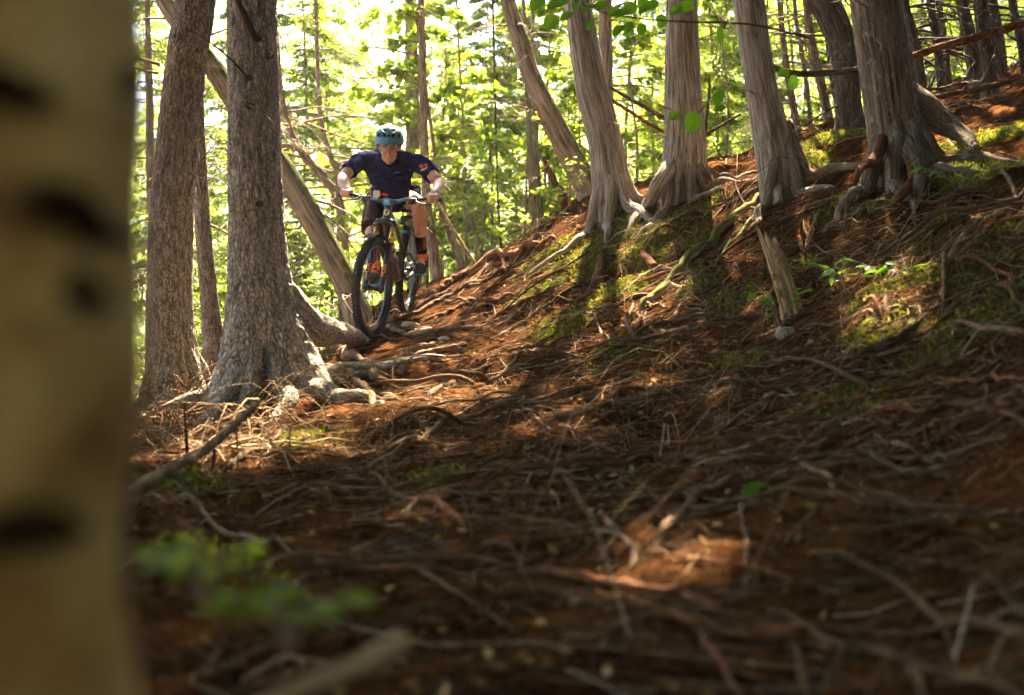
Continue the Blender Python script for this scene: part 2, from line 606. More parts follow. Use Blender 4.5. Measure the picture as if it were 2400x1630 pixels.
_mw = []
for (px, py, rx, ry, hh) in MOSS:
    g = G(px, py)
    _mw.append((g[0], g[1], rx / F * g[1], max(rx, ry) / F * g[1] * 1.1, hh))


def mossmask(x, y):
    q = np.stack([x, y, np.zeros_like(x)], -1)
    n = fbm(q * 5.0, 3, 41)
    m = np.zeros_like(x)
    hgt = np.zeros_like(x)
    for (cx, cy_, rx, ry, hh) in _mw:
        d = np.sqrt(((x - cx) / rx) ** 2 + ((y - cy_) / ry) ** 2)
        k = np.clip(1.75 - d + .6 * n, 0, 1)
        m = np.maximum(m, k)
        hgt = np.maximum(hgt, hh * np.clip(1.1 - d, 0, 1) ** .6)
    return m, hgt


# mound heights go into the lookup table too
_mm, _mh = mossmask(_GX.ravel(), _GY.ravel())
_HG = _HG + _mh.reshape(_HG.shape)
_MG = _mm.reshape(_HG.shape)


def moss_at(x, y):
    i = np.clip(((np.asarray(x) - _gx[0]) / .05).astype(int), 0, len(_gx) - 1)
    j = np.clip(((np.asarray(y) - _gy[0]) / .05).astype(int), 0, len(_gy) - 1)
    return _MG[j, i]


def _axis(lo, hi, dense_lo, dense_hi, step, growth):
    a = list(np.arange(dense_lo, dense_hi, step))
    s, v = step, a[-1]
    while v < hi:
        s *= growth
        v += s
        a.append(v)
    s, v = step, a[0]
    while v > lo:
        s *= growth
        v -= s
        a.insert(0, v)
    return np.array(a)


gxs = _axis(-200, 200, -2.6, 3.6, .028, 1.07)
ya = [.75]
while ya[-1] < 12:
    ya.append(ya[-1] + .011 + .0042 * ya[-1])
s = .06
while ya[-1] < 300:
    s *= 1.07
    ya.append(ya[-1] + s)
yb = []
s, v = .02, .75
while v > -60:
    s *= 1.25
    v -= s
    yb.insert(0, v)
gys = np.array(yb + ya)
GX, GY = np.meshgrid(gxs, gys)
xx, yy = GX.ravel(), GY.ravel()
inside = (xx > -9) & (xx < 10.9) & (yy > .25) & (yy < 23.9)
zz = np.empty(len(xx))
zz[inside] = H(xx[inside], yy[inside]) + .011 * fbm(np.stack([xx[inside] * 19, yy[inside] * 19, 0 * xx[inside]], -1), 3, 21)
zz[~inside] = H0(xx[~inside], yy[~inside]) + detail(xx[~inside], yy[~inside], False)
ms = np.zeros(len(xx))
ms[inside] = moss_at(xx[inside], yy[inside])
mb = MB()
mb.add(np.stack([xx, yy, zz], -1), ringfaces(len(gys), len(gxs), False)[:, [0, 1, 2, 3]])

m, nt, out = newmat('forest_soil')
v = coords(nt)
n1 = noise(nt, v, 3.2, 5, .65, .4)
n2 = noise(nt, v, 26, 5, .7, .3)
n3 = noise(nt, v, 120, 3, .7)
col = ramp(nt, n1, [(.30, (.020, .007, .003)), (.46, (.048, .020, .008)), (.60, (.125, .050, .016)), (.78, (.23, .098, .032))])
col = mix(nt, ramp(nt, n2, [(.35, (.15, .15, .15)), (.7, (.8, .8, .8))]), mix(nt, 1.0, col, (.42, .38, .34), 'MULTIPLY'), col)
col = mix(nt, ramp(nt, n3, [(.6, (0, 0, 0)), (.72, (.5, .5, .5))]), col, (.19, .08, .02))
at = N(nt, 'ShaderNodeAttribute', attribute_name='moss').outputs['Fac']
mcol = ramp(nt, noise(nt, v, 40, 4, .7), [(.3, (.03, .038, .006)), (.55, (.08, .09, .012)), (.75, (.16, .155, .02))])
mk = N(nt, 'ShaderNodeMath', {0: at, 1: noise(nt, v, 60, 4, .7)}, operation='MULTIPLY').outputs[0]
col = mix(nt, ramp(nt, mk, [(.12, (0, 0, 0)), (.30, (1, 1, 1))]), col, mcol)
nb = bumpn(nt, n2, .8, .02)
nb = bumpn(nt, n3, .7, .008, nb)
principled(nt, out, col, 1.0, nb, 0.0)
M['soil'] = m
ground = mb.build('forest_floor', M['soil'], attr={'moss': ms})
tag(ground, kind='structure')
# ------------------------------------------------------------------ trees
def trunk_mesh(c, r, n=40, flares=(), bark=0.0, bfreq=(9, 9, 2.2), seed=0, wob=.03, hollow=()):
    """c: centre line from the base upwards, r: radii; flares: (azimuth deg, amount, height, power) root buttresses"""
    m = len(c)
    t, e1, e2 = frames(c, (1, 0, 0))
    e2 = np.cross(t, e1)
    th = np.linspace(0, 2 * np.pi, n, endpoint=False)
    h = np.concatenate([[0], np.cumsum(np.linalg.norm(np.diff(c, axis=0), axis=1))])
    rr = r[:, None] * np.ones((1, n))
    bk = np.stack([np.cos(th)[None] * rr, np.sin(th)[None] * rr, np.repeat(h[:, None], n, 1)], -1)
    mult = np.ones_like(rr)
    for az, amp, hh, pw in flares:
        k = np.clip(np.cos(th - R(az)), 0, 1) ** pw
        mult += amp * k[None] * np.exp(-(h / hh) ** 1.25)[:, None]
    for az, amp, hh, h0, pw in hollow:
        k = np.clip(np.cos(th - R(az)), 0, 1) ** pw
        mult -= amp * k[None] * np.exp(-((h - h0) / hh) ** 2)[:, None]
    q = bk.reshape(-1, 3)
    mult += wob * fbm(q / r.mean() * np.array([.9, .9, .25]) + seed * 3.1, 2, seed).reshape(rr.shape)
    disp = np.zeros_like(rr)
    if bark:
        w = q * np.array(bfreq) + .15 * np.stack([fbm(q * 6, 2, seed + 5)] * 3, -1)
        a = 1 - np.abs(fbm(w * 2.4, 3, seed + 1))
        disp = bark * (np.clip(a, 0, 1).reshape(rr.shape) - .6)
    rad = rr * mult + disp
    V = c[:, None] + rad[..., None] * (np.cos(th)[None, :, None] * e1[:, None] + np.sin(th)[None, :, None] * e2[:, None])
    return V.reshape(-1, 3), ringfaces(m, n), bk.reshape(-1, 3)


def px_path(pts, Y, top_z, base_drop=.15):
    """photograph pixels (px, py, width[, dY]) from base to top -> centre line and radii, carried on above the frame"""
    c, r = [], []
    for p in pts:
        y = Y + (p[3] if len(p) > 3 else 0)
        c.append(P(p[0], p[1], y))
        r.append(p[2] / F * y / 2)
    d = c[0] - c[1]
    d = d / np.linalg.norm(d)
    b = c[0] + d * base_drop
    c = [b] + c
    r = [r[0]] + r
    u = nrm(c[-1] - c[-2])
    u = nrm(u + np.array([0, 0, .35]))
    while c[-1][2] < top_z:
        c.append(c[-1] + u * 1.2)
        r.append(max(r[-1] * .88, .012))
        u = nrm(u + np.array([0, 0, .12]))
    return np.array(c), np.array(r)


def twig_branch(mb, p0, d, L, r, g, depth=2, droop=-.15, nseg=6, nsub=7, n=4, curl=.35):
    """one bare branch with side twigs"""
    d = nrm(np.asarray(d, float))
    pts = [np.asarray(p0, float)]
    dd = d.copy()
    for i in range(nseg):
        dd = nrm(dd + g.normal(0, curl * .35, 3) + np.array([0, 0, droop * .3]))
        pts.append(pts[-1] + dd * L / nseg)
    V, f, b = tube(pts, np.linspace(r, r * .25, len(pts)), n, len(pts) * 2)
    mb.add(V, f, b)
    if depth > 0:
        for k in range(nsub):
            s = g.uniform(.2, 1) * (len(pts) - 1.01)
            i = int(s)
            p = pts[i] * (1 - (s - i)) + pts[i + 1] * (s - i)
            ax = nrm(pts[i + 1] - pts[i])
            sd = nrm(np.cross(ax, g.normal(0, 1, 3)))
            twig_branch(mb, p, ax * .6 + sd * .9, L * g.uniform(.22, .5), r * .45, g, depth - 1, droop, 4, max(2, nsub - 3), 3, curl * 1.2)


def add_trunk(tree, c, r, mat, n=40, m=160, name='trunk', **kw):
    cc, rr = catmull(c, m), interp(r, m)
    V, f, b = trunk_mesh(cc, rr, n, **kw)
    mb = MB()
    mb.add(V, f, b)
    return mb.build(name, mat, tree)


def tree_root(tree, pts, rad, mat, seed=0, n=10, name='root'):
    V, f, b = tube(pts, rad, n, len(pts) * 6, .16, 2.2, seed)
    return MB().add(V, f, b).build(name, mat, tree)


def gpath(pix, lift=.3, rad=.02, sub=3, jit=0.0, g=rng):
    """pixels on the ground -> points lying on it (lift in radii)"""
    w = [G(*p) for p in pix]
    out = []
    for a, b in zip(w[:-1], w[1:]):
        for k in range(sub):
            q = a + (b - a) * k / sub
            if k:
                q = q + np.append(g.normal(0, jit, 2), 0)
            out.append(q)
    out.append(w[-1])
    out = np.array(out)
    out[:, 2] = H(out[:, 0], out[:, 1]) + lift * rad
    return out


trees = {}


def buttress(tree, cx, cy, zb, r0, specs, mat, seed=0):
    """roots that leave the trunk as ridges and run out over the ground: (azimuth deg, length, radius)"""
    g_ = np.random.default_rng(seed)
    for k, (az, L, rad) in enumerate(specs):
        a = R(az)
        d = np.array([math.cos(a), math.sin(a)])
        pts = [np.array([cx + d[0] * r0 * .15, cy + d[1] * r0 * .15, zb + .42 + .1 * g_.uniform()]),
               np.array([cx + d[0] * r0 * .75, cy + d[1] * r0 * .75, zb + .22])]
        rr = [rad * .75, rad * 1.0]
        p = np.array([cx, cy]) + d * r0 * 1.3
        st = L / 5
        for j in range(6):
            pts.append(np.array([p[0], p[1], h1(p[0], p[1]) + rad * (.55 if j < 2 else .15)]))
            rr.append(rad * (1.0, .85, .7, .55, .4, .2)[j])
            a += g_.normal(0, .28)
            d = np.array([math.cos(a), math.sin(a)])
            p = p + d * st
        pts[-1][2] -= rad * .6
        V, f, b = tube(np.array(pts), rr, 12, 46, .20, 1.6, seed + k)
        MB().add(V, f, b).build('root', mat, tree)


def big_tree(key, name, label, pts, Y, mat, top=9., n=44, m=200, flares=(), bark=0., base_drop=.2, seed=0, cat='tree', group=None, **kw):
    c, r = px_path(pts, Y, top, base_drop)
    t = thing(name, label, cat, c[0], group)
    add_trunk(t, c, r, mat, n, m, flares=flares, bark=bark, seed=seed, **kw)
    trees[key] = (t, c, r)
    return t


# foreground birch, out of focus, at the left edge
BXC, BYC, BR = -.272, .484, .100
t = thing('birch_tree', 'thick blurred birch trunk with dark scars, closest to the viewer', 'tree', (BXC, BYC, -.62))
zc = np.linspace(-.72, 3.5, 150)
cb = np.stack([BXC + .010 * zc + .004 * np.sin(zc * 11 + 1), BYC + 0 * zc, zc], -1)
rb = BR + .0035 * np.sin(zc * 17) + .0025 * np.sin(zc * 41 + 2) - .004 * zc
V, f, b = trunk_mesh(cb, rb, 56, flares=[(-12, .8, .40, 3), (-100, .35, .40, 3), (200, .5, .4, 3)], bark=.003, bfreq=(6, 6, 12), seed=3)
m, nt, out = newmat('birch_bark')
v = coords(nt, (1, 1, 1.3))
n1 = noise(nt, v, 17, 4, .6, .6)
n2 = noise(nt, coords(nt, (1, 1, 6)), 40, 3, .6)
col = ramp(nt, n1, [(.32, (.12, .048, .010)), (.43, (.34, .18, .042)), (.57, (.54, .33, .09)), (.75, (.64, .44, .17))])
col = mix(nt, ramp(nt, n2, [(.58, (0, 0, 0)), (.66, (.6, .6, .6))]), col, (.12, .065, .025))
principled(nt, out, col, .75, bumpn(nt, n2, .5, .003), .25)
M['birch'] = m
M['scar'] = mat_bark('birch_scar', (.012, .007, .004), (.03, .017, .008), (.07, .04, .018), .5, 40, .006)
bo_ = MB().add(V, f, b).build('trunk', M['birch'], t)
bv_ = BVHTree.FromPolygons([tuple(q) for q in V], [tuple(q) for q in f])
for k, (px, py, rx, rz, pr) in enumerate([(150, 500, 85, 66, 1), (15, 205, 90, 48, 1), (200, 690, 38, 56, .8), (40, 1235, 110, 62, 1), (300, 190, 26, 44, .7), (235, 545, 80, 30, .7)]):
    hit = bv_.ray_cast(Vector((0, 0, 0)), Vector(nrm(P(px, py, 1.0))))
    p = np.array(hit[0])
    yq = p[1]
    nq = nrm(np.array([p[0] - BXC, p[1] - BYC, 0]))
    rot_ = np.array([np.cross(nq, [0, 0, 1.]), nq, [0, 0, 1.]]).T
    V, f = ellipsoid(p + nq * .001, (rx / F * yq * 1.5, .011 * pr, rz / F * yq), 18, 12, rot_)
    V = p + (V - p) * (1 + .45 * fbm(V * 70, 3, k))[:, None]
    MB().add(V, f).build('bark_scar', M['scar'], t)

# the big trunk beside the trail
t = big_tree('center', 'hemlock_tree', 'thick straight scaly-barked trunk between the trail and the curved trunk',
             [(622, 925, 168), (616, 800, 150), (608, 700, 134), (602, 560, 125), (596, 300, 119), (590, 0, 114)], 6.35, M['scaly'], 9, 96, 380,
             flares=[(4, 1.5, .46, 2.6), (-148, .85, .5, 4), (-55, .45, .38, 4), (100, .5, .4, 3)], bark=.011, bfreq=(15, 15, 5), seed=21,
             hollow=[(-66, .55, .20, .22, 10)])
g = np.random.default_rng(5)
tr, c0, r0 = trees['center']
tree_root(tr, np.vstack([P(585, 840, 6.25), P(540, 905, 6.15), P(512, 955, 6.05), G(470, 1000), G(440, 1035)]) - [0, 0, .02], [.10, .075, .055, .035, .015], M['scaly'], 1, 14)
tree_root(tr, np.vstack([P(640, 690, 6.4), P(700, 755, 6.5), P(760, 778, 6.9), P(815, 782, 7.5), G(860, 800) - [0, 0, .02], G(900, 812) - [0, 0, .06]]), [.13, .12, .085, .06, .045, .02], M['scaly'], 2, 14)
buttress(tr, c0[1][0], c0[1][1], h1(c0[1][0], c0[1][1]), .22, [(-28, .55, .075), (-58, .5, .06), (-95, .5, .055), (20, .9, .07), (60, .7, .06), (-170, .6, .06)], M['scaly_dark'], 9)
for (px, py, dx, dz, L, rr_) in [(600, 92, -.35, 1.0, .55, .020), (582, 183, -.7, .95, .42, .007), (583, 245, 1.0, -.45, .22, .005), (632, 130, .7, .6, .12, .006), (600, 120, .8, .5, .3, .003)]:
    mbq = MB()
    p = P(px, py, 6.27 - .13)
    twig_branch(mbq, p + np.array([0, .02, 0]), (dx, -.35, dz), L, rr_, g, 0 if rr_ > .01 else 1, 0, 6, 3, 7)
    mbq.build('dead_branch', M['dark'] if rr_ > .006 else M['bare_twig'], tr)
for k, (px, py) in enumerate([(602, 90), (582, 184), (632, 131), (585, 250), (607, 478)]):
    V, f = ellipsoid(P(px, py, 6.22), (.026, .02, .02), 12, 8)
    MB().add(V, f).build('knot', M['dark'], tr)

t = big_tree('left', 'hemlock_tree', 'slightly curved brown trunk leaning right, beside the blurred birch',
             [(412, 930, 122), (404, 840, 112), (398, 700, 103), (402, 520, 99), (416, 330, 94), (440, 120, 90), (458, 0, 90)], 6.95, M['scaly_dark'], 9, 84, 340,
             flares=[(-20, .5, .3, 3), (180, .4, .3, 3), (-90, .3, .3, 3)], bark=.011, bfreq=(15, 15, 5), seed=33)
tr = t
for (px, py, dx, dz, L, rr_) in [(444, 135, .8, .75, .33, .010), (470, 150, 1, -.25, .28, .003), (440, 150, 1, -.02, .22, .003), (375, 152, -1, .1, .5, .012), (372, 172, -1, .2, .5, .008), (478, 230, .6, .5, .3, .004), (468, 380, .7, .9, .3, .004), (415, 60, 1, .3, .35, .003)]:
    mbq = MB()
    twig_branch(mbq, P(px, py, 6.85), (dx, -.25, dz), L, rr_, g, 1, 0, 6, 4, 6)
    mbq.build('dead_branch', M['bare_twig'], tr)

# four pale cedars on the bank
t = big_tree('bank1', 'cedar_tree', 'pale grey cedar trunk leaning left, nearest the rider on the bank',
             [(1434, 505, 92), (1432, 440, 86), (1418, 331, 79), (1384, 190, 75), (1354, 0, 62)], 9.0, M['cedar'], 9, 72, 260,
             flares=[(-90, .25, .3, 3), (10, 1.1, .30, 2.5), (180, .25, .25, 3)], bark=.0075, bfreq=(24, 24, 1.3), seed=41, base_drop=.4)
t = big_tree('bank2', 'cedar_tree', 'straight pale cedar with a split base, second from the rider on the bank',
             [(1600, 468, 112), (1602, 400, 106), (1606, 331, 97), (1600, 190, 84), (1598, 0, 72)], 8.75, M['cedar'], 9, 72, 260,
             flares=[(-15, .85, .28, 4), (195, .75, .26, 4), (-120, .3, .25, 4), (90, .3, .3, 3)], bark=.0075, bfreq=(24, 24, 1.3), seed=43, base_drop=.4, hollow=[(-78, .5, .17, .26, 10)])
tree_root(t, np.vstack([P(1625, 385, 8.72), P(1662, 425, 8.55), P(1678, 465, 8.4), P(1684, 500, 8.3), P(1690, 535, 8.15)]), [.04, .042, .03, .026, .02], M['root_red'], 5)
tree_root(t, np.vstack([P(1635, 400, 8.72), P(1685, 440, 8.5), P(1704, 480, 8.4), P(1712, 522, 8.2)]), [.04, .036, .033, .028], M['root_red'], 6)
tree_root(t, np.vstack([P(1580, 375, 8.72), P(1545, 430, 8.5), G(1515, 488), G(1490, 520), G(1470, 545) - [0, 0, .03]]), [.06, .062, .05, .04, .02], M['cedar'], 7)
t = big_tree('bank3', 'cedar_tree', 'slim pale cedar leaning left with two bare roots straddling the bank, third from the rider',
             [(1835, 495, 100), (1826, 420, 96), (1810, 331, 86), (1782, 190, 70), (1755, 0, 70)], 7.8, M['cedar'], 9, 72, 260,
             flares=[(0, .9, .22, 3), (-100, .25, .22, 4), (180, .15, .2, 3)], bark=.0075, bfreq=(24, 24, 1.3), seed=45, base_drop=.4)
tree_root(t, np.vstack([P(1818, 400, 7.78), P(1822, 460, 7.64), P(1830, 505, 7.58), P(1838, 545, 7.45)]), [.045, .05, .04, .028], M['cedar'], 8)
tree_root(t, np.vstack([P(1842, 400, 7.78), P(1860, 470, 7.64), P(1866, 515, 7.56), P(1872, 560, 7.45)]), [.045, .045, .036, .026], M['cedar_dark'], 9)
tree_root(t, np.vstack([P(1850, 400, 7.8), P(1895, 460, 7.65), P(1916, 500, 7.5), P(1925, 530, 7.35)]), [.06, .055, .04, .02], M['cedar_dark'], 10)
t = big_tree('bank4', 'cedar_tree', 'thickest dark cedar with lichen-flecked bark and buttress roots, farthest right on the bank',
             [(2108, 365, 138), (2100, 320, 128), (2090, 260, 122), (2076, 150, 122), (2052, 0, 114)], 7.0, M['cedar_dark'], 9, 84, 300,
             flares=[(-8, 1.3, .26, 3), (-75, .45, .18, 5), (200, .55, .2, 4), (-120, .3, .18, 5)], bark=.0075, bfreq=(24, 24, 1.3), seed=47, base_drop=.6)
tree_root(t, np.vstack([P(2110, 210, 7.05), P(2180, 265, 6.98), P(2225, 300, 6.9), P(2262, 320, 6.75), P(2290, 350, 6.5)]), [.09, .085, .07, .05, .02], M['cedar_dark'], 11, 14)
tree_root(t, np.vstack([P(2105, 290, 7.0), P(2140, 365, 6.75), P(2152, 405, 6.55), P(2150, 440, 6.35), G(2146, 480) - [0, 0, .03]]), [.06, .06, .042, .032, .02], M['cedar_dark'], 12, 12)
tree_root(t, np.vstack([P(2120, 340, 6.9), P(2142, 415, 6.5), P(2112, 458, 6.3), G(2090, 490), G(2070, 530) - [0, 0, .03]]), [.03, .032, .028, .024, .012], M['root_red'], 13, 12)
tree_root(t, np.vstack([P(2080, 300, 7.0), P(2052, 372, 6.72), P(2030, 384, 6.62), P(2012, 402, 6.45), P(2005, 425, 6.3)]), [.035, .035, .026, .022, .015], M['root_red'], 14, 12)

for key, mt, r0, sp in [('bank1', 'cedar', .17, [(-60, .8, .055), (-100, .6, .05), (-15, .5, .06), (-150, .7, .045)]),
                        ('bank2', 'cedar', .19, [(-50, .8, .05), (-85, .5, .04), (-130, .8, .055), (-10, .5, .06)]),
                        ('bank3', 'cedar', .17, [(-35, .8, .05), (-75, .6, .045), (-130, .8, .045)]),
                        ('bank4', 'cedar_dark', .21, [(-40, .8, .06), (-80, .6, .05), (-115, .8, .06), (-155, .7, .055)]),
                        ('left', 'scaly_dark', .16, [(-30, .7, .05), (-80, .6, .05), (-140, .6, .05), (20, .7, .05)])]:
    t_, c_, r_ = trees[key]
    zg_ = [h1(q[0], q[1]) for q in c_[:3]]
    buttress(t_, c_[1][0], c_[1][1], zg_[1], r0, [(a_, l_ * .8, q_ * .9) for a_, l_, q_ in sp], M['cedar_dark' if key in ('bank2', 'bank3') else mt], 40 + len(key) + int(r0 * 1000))

g = np.random.default_rng(66)
for key, Yt in (('bank1', 9.0), ('bank2', 8.75), ('bank3', 7.8), ('bank4', 7.0)):
    t_, c_, r_ = trees[key]
    cc_, rr_ = catmull(c_, 80), interp(r_, 80)
    for k in range(4):
        j = int(np.argmin(np.abs(cc_[:, 2] - g.uniform(1.5, 2.6))))
        a = g.uniform(-2.9, -.2)
        p = cc_[j] + rr_[j] * .9 * np.array([math.cos(a), math.sin(a), 0])
        mbq = MB()
        twig_branch(mbq, p, (math.cos(a), math.sin(a) * .6, g.uniform(-.2, .5)), g.uniform(.08, .5), g.uniform(.004, .010), g, 0, -.1, 5, 2, 6)
        mbq.build('dead_branch', M['bare_twig'], t_)

# trunks behind them: key, name, label, pixels (base..top), depth, material
THIN = [
 ('hemlock_tree', 'thin straight brown trunk standing between the two thick left-hand trunks', [(508, 905, 56), (500, 800, 50), (488, 680, 42), (476, 540, 36), (468, 330, 28), (462, 150, 24)], 9.4, 'scaly_dark', 8),
 ('leaning_tree', 'mossy trunk leaning steeply left behind the big scaly trunk', [(838, 735, 62), (800, 640, 58), (735, 520, 56), (665, 400, 54), (560, 250, 50), (490, 145, 46), (385, 0, 40)], 9.5, 'mossy', 6),
 ('birch_tree', 'straight dark-flecked pole trunk rising behind the helmet', [(972, 700, 36), (968, 480, 33), (966, 260, 31), (962, 0, 28)], 14., 'brown', 10),
 ('young_tree', 'very thin pole trunk right beside the dark-flecked pole', [(1000, 690, 13), (996, 400, 12), (993, 0, 10)], 15., 'brown', 10),
 ('leaning_tree', 'curved cedar trunk leaning left just behind the palest bank cedar', [(1402, 490, 62), (1372, 430, 58), (1330, 350, 56), (1285, 262, 50), (1245, 180, 44), (1218, 90, 40), (1185, -20, 34)], 10.8, 'mossy', 7),
 ('cedar_tree', 'cedar trunk half hidden behind the first pale bank cedar', [(1422, 470, 40), (1420, 210, 33), (1419, 0, 30)], 11.5, 'cedar', 9),
 ('young_tree', 'crooked thin trunk with many dead twigs left of the helmet', [(800, 640, 18), (792, 420, 15), (775, 370, 13), (752, 280, 12), (744, 150, 10), (740, 0, 9)], 12.5, 'brown', 8),
 ('leaning_tree', 'slim grey trunk bowing away from the right edge of the scaly trunk', [(800, 500, 22), (755, 415, 20), (715, 368, 19), (682, 312, 17), (662, 240, 15), (650, 120, 12)], 11.3, 'brown', 6),
 ('young_tree', 'short brown trunk right of the rider, tallest of the pair', [(1024, 655, 28), (1018, 600, 26), (1008, 540, 24), (1000, 470, 22), (994, 300, 18)], 12.0, 'brown', 7),
 ('leaning_tree', 'tilted brown trunk right of the rider crossed by a pale sapling', [(1088, 655, 20), (1078, 610, 19), (1060, 560, 17), (1044, 515, 15), (1030, 440, 9)], 12.1, 'brown', 3.2),
 ('sapling', 'thin pale bent sapling stem beside the handlebar', [(1128, 640, 7), (1095, 590, 7), (1060, 535, 6), (1035, 490, 5), (1012, 455, 4)], 10.6, 'pale_wood', 0),
 ('hemlock_tree', 'pair-standing dark trunk above the sunlit ridge, left one', [(1250, 540, 19), (1246, 420, 17), (1238, 250, 14), (1230, 100, 10)], 13.2, 'brown', 8),
 ('hemlock_tree', 'pair-standing dark trunk above the sunlit ridge, right one', [(1266, 530, 16), (1262, 440, 14), (1256, 330, 12), (1250, 150, 9)], 13.6, 'brown', 8),
 ('sapling', 'hair-thin straight sapling rising from the sunlit ridge', [(1175, 600, 6), (1168, 480, 5), (1163, 330, 4)], 12.5, 'dark', 4),
 ('sapling', 'slightly bent thin sapling halfway between rider and ridge', [(1122, 640, 8), (1108, 520, 7), (1094, 430, 6), (1085, 300, 4)], 12.8, 'brown', 4),
 ('broken_snag', 'short snapped trunk tilted left above the sunlit ridge', [(1322, 470, 20), (1300, 430, 18), (1284, 395, 14), (1274, 370, 7)], 12., 'root_red', 0),
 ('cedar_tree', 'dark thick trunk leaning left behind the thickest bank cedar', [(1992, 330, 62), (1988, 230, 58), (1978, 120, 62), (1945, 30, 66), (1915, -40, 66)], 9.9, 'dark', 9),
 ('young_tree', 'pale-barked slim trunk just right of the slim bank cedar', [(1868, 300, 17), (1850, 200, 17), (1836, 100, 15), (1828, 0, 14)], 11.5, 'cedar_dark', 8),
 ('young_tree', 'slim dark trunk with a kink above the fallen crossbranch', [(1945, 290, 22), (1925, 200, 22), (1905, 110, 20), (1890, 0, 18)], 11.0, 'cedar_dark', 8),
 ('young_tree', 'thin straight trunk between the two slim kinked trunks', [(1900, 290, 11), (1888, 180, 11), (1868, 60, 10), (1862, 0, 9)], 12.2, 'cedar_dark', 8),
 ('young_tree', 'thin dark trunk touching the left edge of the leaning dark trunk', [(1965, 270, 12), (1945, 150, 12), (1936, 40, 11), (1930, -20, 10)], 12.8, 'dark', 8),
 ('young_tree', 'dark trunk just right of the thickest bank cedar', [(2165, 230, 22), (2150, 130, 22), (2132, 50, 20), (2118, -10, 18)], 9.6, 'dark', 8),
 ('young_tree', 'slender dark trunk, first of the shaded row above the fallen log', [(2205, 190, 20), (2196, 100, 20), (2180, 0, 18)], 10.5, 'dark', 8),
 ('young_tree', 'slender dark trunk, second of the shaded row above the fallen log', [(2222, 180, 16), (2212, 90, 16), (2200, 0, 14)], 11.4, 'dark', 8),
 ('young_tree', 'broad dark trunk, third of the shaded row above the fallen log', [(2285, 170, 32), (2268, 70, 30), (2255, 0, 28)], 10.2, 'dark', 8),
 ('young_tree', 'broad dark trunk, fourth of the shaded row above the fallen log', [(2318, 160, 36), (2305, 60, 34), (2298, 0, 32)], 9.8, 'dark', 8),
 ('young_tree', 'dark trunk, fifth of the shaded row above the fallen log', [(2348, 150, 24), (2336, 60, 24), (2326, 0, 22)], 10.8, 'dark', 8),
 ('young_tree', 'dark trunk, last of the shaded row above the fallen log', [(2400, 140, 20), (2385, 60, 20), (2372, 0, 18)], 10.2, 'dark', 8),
 ('young_tree', 'thin brown trunk seen between the birch and the curved trunk', [(372, 905, 26), (362, 600, 24), (352, 380, 20), (350, 200, 16), (345, 0, 12)], 11.5, 'brown', 8),
]
for i, (nm, lb, pts, Y, mt, top) in enumerate(THIN):
    bx, by, bz = P(*pts[0][:2], Y)
    # carry the foot down to the ground below it
    c, r = px_path(pts, Y, top, .05)
    zg = h1(c[0][0], c[0][1])
    if c[0][2] > zg - .05:
        d = nrm(c[0] - c[2]); d[2] = -1; d[:2] *= .35
        k = (c[0][2] - (zg - .12))
        foot = c[0] + np.array([d[0] * k * .3, 0, -k])
        c = np.vstack([foot, c[1:]])
    t = thing(nm, lb, 'snag' if nm == 'broken_snag' else ('sapling' if nm == 'sapling' else 'tree'), c[0])
    fat = r.max() > .05
    add_trunk(t, c, r, M[mt], 28 if fat else 12, 110 if fat else 60, flares=[(0, .35, .2, 3), (180, .35, .2, 3), (-90, .3, .2, 3)] if fat else (), bark=.007 if fat else 0, bfreq=(12, 12, 1.5), seed=60 + i, wob=.06)
    trees['thin%d' % i] = (t, c, r)
    # dead lower branches
    if nm in ('hemlock_tree', 'leaning_tree', 'young_tree', 'cedar_tree', 'birch_tree') and top > 5:
        mbq = MB()
        gg = np.random.default_rng(300 + i)
        cc, rr2 = catmull(c, 60), interp(r, 60)
        for k in range(34 if i in (6, 7) else (9 if fat else 13)):
            j = gg.integers(8, 55)
            if cc[j][2] > 5: continue
            a = gg.uniform(0, 2 * np.pi)
            twig_branch(mbq, cc[j], (math.cos(a), math.sin(a) * .7, gg.uniform(-.25, .3)), gg.uniform(.45, 1.3) * (1.5 if i in (6, 7) else 1), min(.012, rr2[j] * .35), gg, 1, -.2, 6, 7, 4)
        if mbq.n:
            tag(mbq.build('dead_branches', M['bare_twig'] if mt != 'dark' else M['dark'], t), kind='stuff')

# moss on the leaning trunk, fallen pieces, snag
def fallen(name, label, pts, Y, mat, group=None, cat='log', n=12, **kw):
    p = np.array([P(a, b, Y + (d if len(q) else 0)) for a, b, w, d, *q in pts]) if False else np.array([P(q[0], q[1], Y + (q[3] if len(q) > 3 else 0)) for q in pts])
    r = [q[2] / F * Y / 2 for q in pts]
    V, f, b = tube(p, r, n, len(pts) * 10, .12, 2.5, 3)
    return tag(MB().add(V, f, b).build(name, mat, origin=p[0]), label, cat, group)


